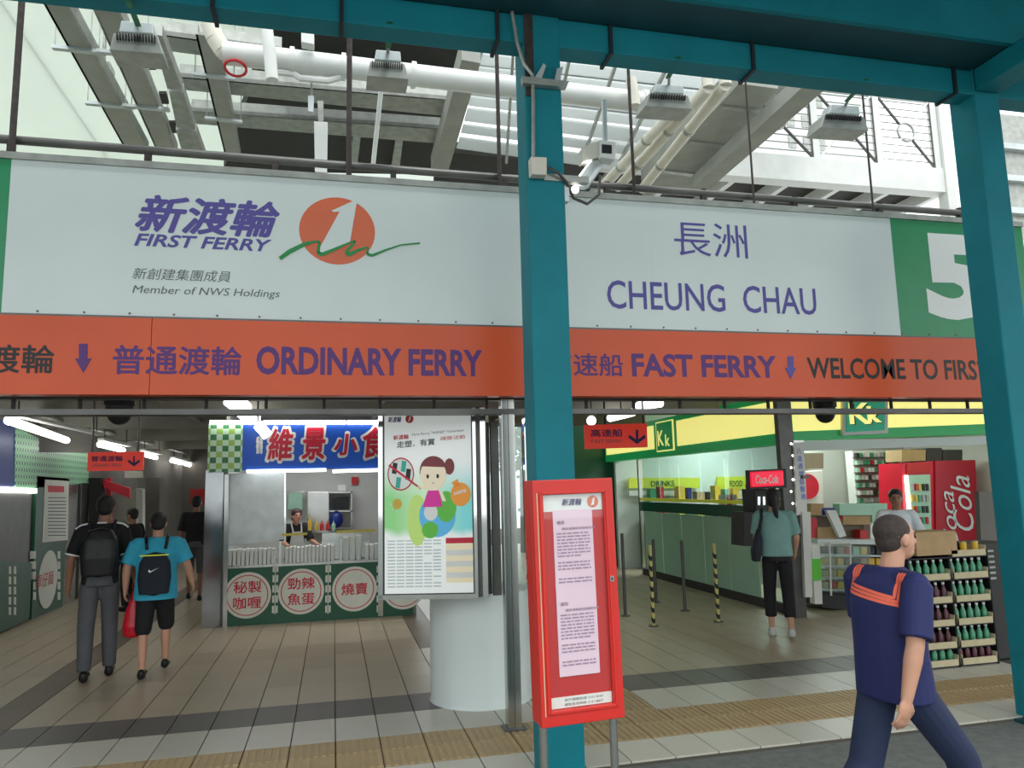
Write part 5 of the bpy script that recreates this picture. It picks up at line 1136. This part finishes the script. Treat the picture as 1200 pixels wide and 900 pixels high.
def project(root, s, target, pts, width, name, m, y0=-1., off=.004, dirn=1):   # ribbon laid on the cloth from behind (dirn 1) or the front
    me = target.data; bv = BVHTree.FromPolygons([v.co for v in me.vertices], [tuple(p.vertices) for p in me.polygons])
    dense = []
    for i in range(len(pts) - 1):
        a, b_ = Vector(pts[i]), Vector(pts[i + 1]); n = max(2, int((b_ - a).length / .012))
        for k in range(n): dense.append(a.lerp(b_, k / n))
    dense.append(Vector(pts[-1])); L = []; R = []; 
    for i, p in enumerate(dense):
        q = dense[min(i + 1, len(dense) - 1)] - dense[max(i - 1, 0)]; q.normalize(); nrm = Vector((-q.y, q.x)) * width / 2
        rowp = []
        for sgn in (1, -1):
            x, z = (p + nrm * sgn); h = bv.ray_cast(V(x * s, y0 * s * dirn, z * s), V(0, dirn, 0))
            rowp.append((h[0] / s + V(0, -off * dirn, 0)) if h[0] else None)
        if rowp[0] and rowp[1] and abs(rowp[0].y - rowp[1].y) < .06: L.append(rowp)
        else: L.append(None)
    b = MB()
    for i in range(len(L) - 1):
        if L[i] and L[i + 1]: b.add([L[i][0], L[i][1], L[i + 1][1], L[i + 1][0]], [(0, 1, 2, 3)])
    if b.f: loc_build(b, root, s, name, m)
# --- ferry crewman walking to the right, front right of the picture
p = PY(1042, 690, 3.02)
man, J, s, sh = person('man with cropped hair in navy uniform with coral collar stripes, walking right', (p.x - .015, 3.02, -.03), math.radians(-80), 1.57,
    pose=dict(head=(.02, .075, 1.585), neck=(.01, .02, 1.445), chest=(0, 0, 1.28), shL=(-.20, .03, 1.39), shR=(.20, -.03, 1.385),
              elR=(.235, -.12, 1.12), wrR=(.215, -.18, .89), elL=(-.25, .10, 1.14), wrL=(-.23, .27, .99),
              hiL=(-.09, 0, .90), knL=(-.10, -.13, .50), anL=(-.11, -.46, .17), hiR=(.09, 0, .90), knR=(.11, .27, .54), anR=(.11, .42, .10)),
    head_yaw=math.radians(-12), shirt='navy', sleeve=.52, trousers='navy_trouser', hair='hair_short', hairstyle='cropped', hem=.83, build=1.06, loose=.015, vox=.007)
for k in range(3):
    o_ = .017 * k
    project(man, s, sh, [(-.165 + o_, 1.47), (-.165 + o_, 1.325 + o_), (.16 - o_, 1.285 + o_), (.165 - o_, 1.47)], .0145, 'collar_stripe', 'stripe_coral')
b = MB(); b.ball(V(.262, -.075, 1.27), (.012, .03, .035)); loc_build(b, man, s, 'shoulder_badge', 'disc_pink')
b = MB(); b.cap(V(.062, .105, 1.60), V(.082, .02, 1.598), .004); loc_build(b, man, s, 'spectacle_arm', 'steel')
# --- tall man with black rucksack
def rucksack(root, s, x, y, z, w, h, d, m, name='rucksack'):
    b = MB(); b.ball(V(x, y, z), (w * .5, d * .5, h * .5)); b.loft([(x, y, z - h * .45, w * .44, d * .4), (x, y, z - h * .1, w * .5, d * .5), (x, y, z + h * .25, w * .46, d * .42), (x, y, z + h * .45, w * .3, d * .25)], 18, 3)
    return fuse(b, name, m, root, .009, 5, Matrix.Scale(s, 4))
def strap(root, s, J, m):
    for L, sx in (('L', -1), ('R', 1)):
        b = MB(); b.path([V(.09 * sx, -.135, 1.33), V(.105 * sx, -.10, 1.43), V(.11 * sx, -.02, 1.475), V(.11 * sx, .09, 1.42), V(.12 * sx, .13, 1.25), V(.16 * sx, .06, 1.08), V(.15 * sx, -.11, 1.05)], .016); loc_build(b, root, s, 'shoulder_strap', m, smooth='all')
q = PZ(112, 796, 0)
tall, J, s, sh = person('tall man in black polo and grey trousers with black rucksack, holding red bag', (q.x, q.y, 0), math.radians(10), 1.70,
    pose=dict(head=(.02, .02, 1.60), knL=(-.10, -.03, .48), anL=(-.09, -.12, .09), knR=(.09, .09, .50), anR=(.10, .12, .08), elL=(-.25, -.02, 1.13), wrL=(-.27, .04, .89), elR=(.24, -.03, 1.12), wrR=(.30, .02, .90)),
    shirt='cloth_black', sleeve=.5, trousers='cloth_grey', hair='hair', skin='skin_dark', shoes='black', hem=.88, vox=.010, head_yaw=-.15)
rucksack(tall, s, 0, -.19, 1.19, .33, .47, .2, 'black')
strap(tall, s, J, 'cloth_navy_dark')
for L, sx in (('L', -1), ('R', 1)):
    a = J['sh' + L].lerp(J['el' + L], .83); e = J['sh' + L].lerp(J['el' + L], .88); b = MB(); b.tube(a, e, .069, .07, 16); loc_build(b, tall, s, 'white_cuff', 'letter_white')
    project(tall, s, sh, [(.09 * sx, 1.445), (.20 * sx, 1.425)], .018, 'shoulder_stripe', 'letter_white') if 0 else None
    b = MB(); b.path([V(.12 * sx, -.045, 1.457), V(.18 * sx, -.05, 1.445), V(.225 * sx, -.05, 1.41)], .009); loc_build(b, tall, s, 'shoulder_stripe', 'letter_white')
b = MB(); b.cap(V(-.035, -.085, 1.462), V(.035, -.085, 1.462), .008); loc_build(b, tall, s, 'collar_print', 'letter_white')
# red plastic bag
wr = root_m(tall) @ (Matrix.Scale(s, 4) @ J['wrR']); hx, hy, hz = wr.x, wr.y, wr.z - .10
bag = empty('carrier_bag', 'red plastic carrier bag hanging from the tall man\'s right hand', 'bag', (hx, hy, hz - .45))
b = MB(); b.loft([(hx, hy, hz + .0, .018, .018), (hx, hy, hz - .08, .035, .03), (hx, hy, hz - .2, .075, .055), (hx + .005, hy, hz - .34, .10, .075), (hx, hy, hz - .42, .085, .065), (hx, hy, hz - .445, .05, .04)], 18)
Mi = INV[bag.name]; bb = MB(); bb.v = [Mi @ v for v in b.v]; bb.f = b.f; fuse(bb, 'sack', 'bag_red', bag, .008, 3)
for sx in (-1, 1): MB().path([(hx, hy, hz - .02), (hx + .022 * sx, hy, hz + .03), (hx + .012 * sx, hy, hz + .08), (hx, hy, hz + .095)], .006, 6).build('handle', 'bag_red', bag)
# --- boy in cyan shirt
q = PZ(179, 792, 0)
boy, J, s, sh = person('stocky boy in a cyan t-shirt with a black drawstring rucksack and black shorts', (q.x, q.y, 0), math.radians(6), 1.53,
    pose=dict(head=(0, .02, 1.595), anL=(-.10, -.10, .08), knL=(-.11, .0, .49), anR=(.10, .16, .12), knR=(.10, .14, .52), shL=(-.20, -.01, 1.395), shR=(.20, -.01, 1.395), elL=(-.29, -.02, 1.14), wrL=(-.30, .02, .92), elR=(.30, .0, 1.15), wrR=(.35, .08, .95)),
    shirt='cyan_shirt', sleeve=.5, trousers='cloth_black', leg_len=.5, hair='hair', shoes='black', hem=.80, build=1.15, loose=.03, vox=.010)
rucksack(boy, s, 0, -.20, 1.08, .33, .46, .16, 'cloth_navy_dark'); strap(boy, s, J, 'black')
b = MB(); b.box(-.14, .14, -.275, -.268, 1.27, 1.283); loc_build(b, boy, s, 'lime_trim', 'lime')
b = MB(); b.prism([V(-.045, -.29, 1.135), V(-.052, -.29, 1.115), V(-.038, -.29, 1.10), V(.05, -.29, 1.15), V(-.03, -.29, 1.115)], V(0, -.003, 0)); loc_build(b, boy, s, 'swoosh_mark', 'letter_white')
# --- woman with ponytail
q = PZ(917, 747, 0)
wom, J, s, sh = person('woman with black ponytail, sage t-shirt and cropped black trousers, walking away', (q.x, q.y, 0), math.radians(-27), 1.60,
    pose=dict(anL=(-.10, .10, .08), knL=(-.10, .09, .50), anR=(.10, -.08, .10), knR=(.10, .02, .49), elR=(.235, .02, 1.14), wrR=(.22, .14, .96), elL=(-.22, .0, 1.14), wrL=(-.20, .16, 1.02)),
    shirt='cloth_sage', sleeve=.5, trousers='cloth_black', leg_len=.84, hair='hair', hairstyle='ponytail', shoes='shoe_white', hem=.93, vox=.010, build=.98, loose=.025)
b = MB(); b.loft([(-.24, -.06, .88, .05, .13), (-.235, -.06, 1.0, .06, .15), (-.21, -.06, 1.15, .04, .11), (-.19, -.055, 1.25, .02, .05)], 16, 3)
tb = fuse(b, 'shoulder_bag', 'cloth_navy_dark', wom, .01, 4, Matrix.Scale(s, 4)); b = MB(); b.path([V(-.195, -.11, 1.2), V(-.15, -.11, 1.38), V(-.14, -.03, 1.47), V(-.15, .06, 1.38), V(-.19, .05, 1.2)], .018); loc_build(b, wom, s, 'bag_strap', 'cloth_navy_dark', smooth='all')
# --- shopkeeper, stall woman, far walkers
q = PY(1048, 573, 7.55)
person('shopkeeper with black hair and white shirt standing behind the drinks rack, facing out', (q.x, 7.55, 0), math.radians(150), q.z, pose=dict(head=(0, .03, 1.60), elL=(-.26, .06, 1.15), wrL=(-.2, .25, 1.08), elR=(.26, .06, 1.15), wrR=(.2, .25, 1.08)), shirt='cloth_white', skin='skin_dark', vox=.011, shoes='black', trousers='cloth_black', head_yaw=-.1)
q = PY(346, 610, 11.35)
hh = PY(346, 597, 11.35).z
w2, J, s, sh = person('stall woman with dark red hair and pale apron leaning over the food counter', (q.x, 11.35, 0), math.radians(-160), hh + .03, pose=dict(head=(0, .08, 1.58), elL=(-.24, .12, 1.16), wrL=(-.3, .3, 1.1), elR=(.24, .12, 1.16), wrR=(.2, .34, 1.1)), shirt='cloth_black', hairstyle='bob', hair='hair_red', vox=.011, trousers='cloth_black') if mat('hair_red', (58, 30, 28), .5, var=.2, scale=40) else None
b = MB(); b.loft([(0, .115, .7, .13, .03), (0, .12, 1.1, .13, .03), (0, .12, 1.32, .09, .03)], 14, 3); loc_build(b, w2, s, 'apron', 'wall_white', smooth=1)
for sx in (-1, 1): b = MB(); b.path([V(.07 * sx, .13, 1.3), V(.08 * sx, .07, 1.44), V(.06 * sx, -.03, 1.46)], .014); loc_build(b, w2, s, 'apron_strap', 'wall_white')
q = PZ(232, 700, 0)
person('man in dark clothes and shorts walking away far down the left passage', (q.x, 13.2, 0), 0, 1.66, shirt='cloth_black', trousers='cloth_grey', leg_len=.5, vox=.012, pose=dict(anL=(-.1, .12, .1), knL=(-.1, .12, .5)), skin='skin_dark')
q = PY(155, 615, 12.5)
person('small dark-haired person far off between the two rucksack walkers', (q.x, 12.5, 0), math.radians(60), 1.5, shirt='cloth_black', trousers='cloth_black', vox=.012, skin='skin_dark')
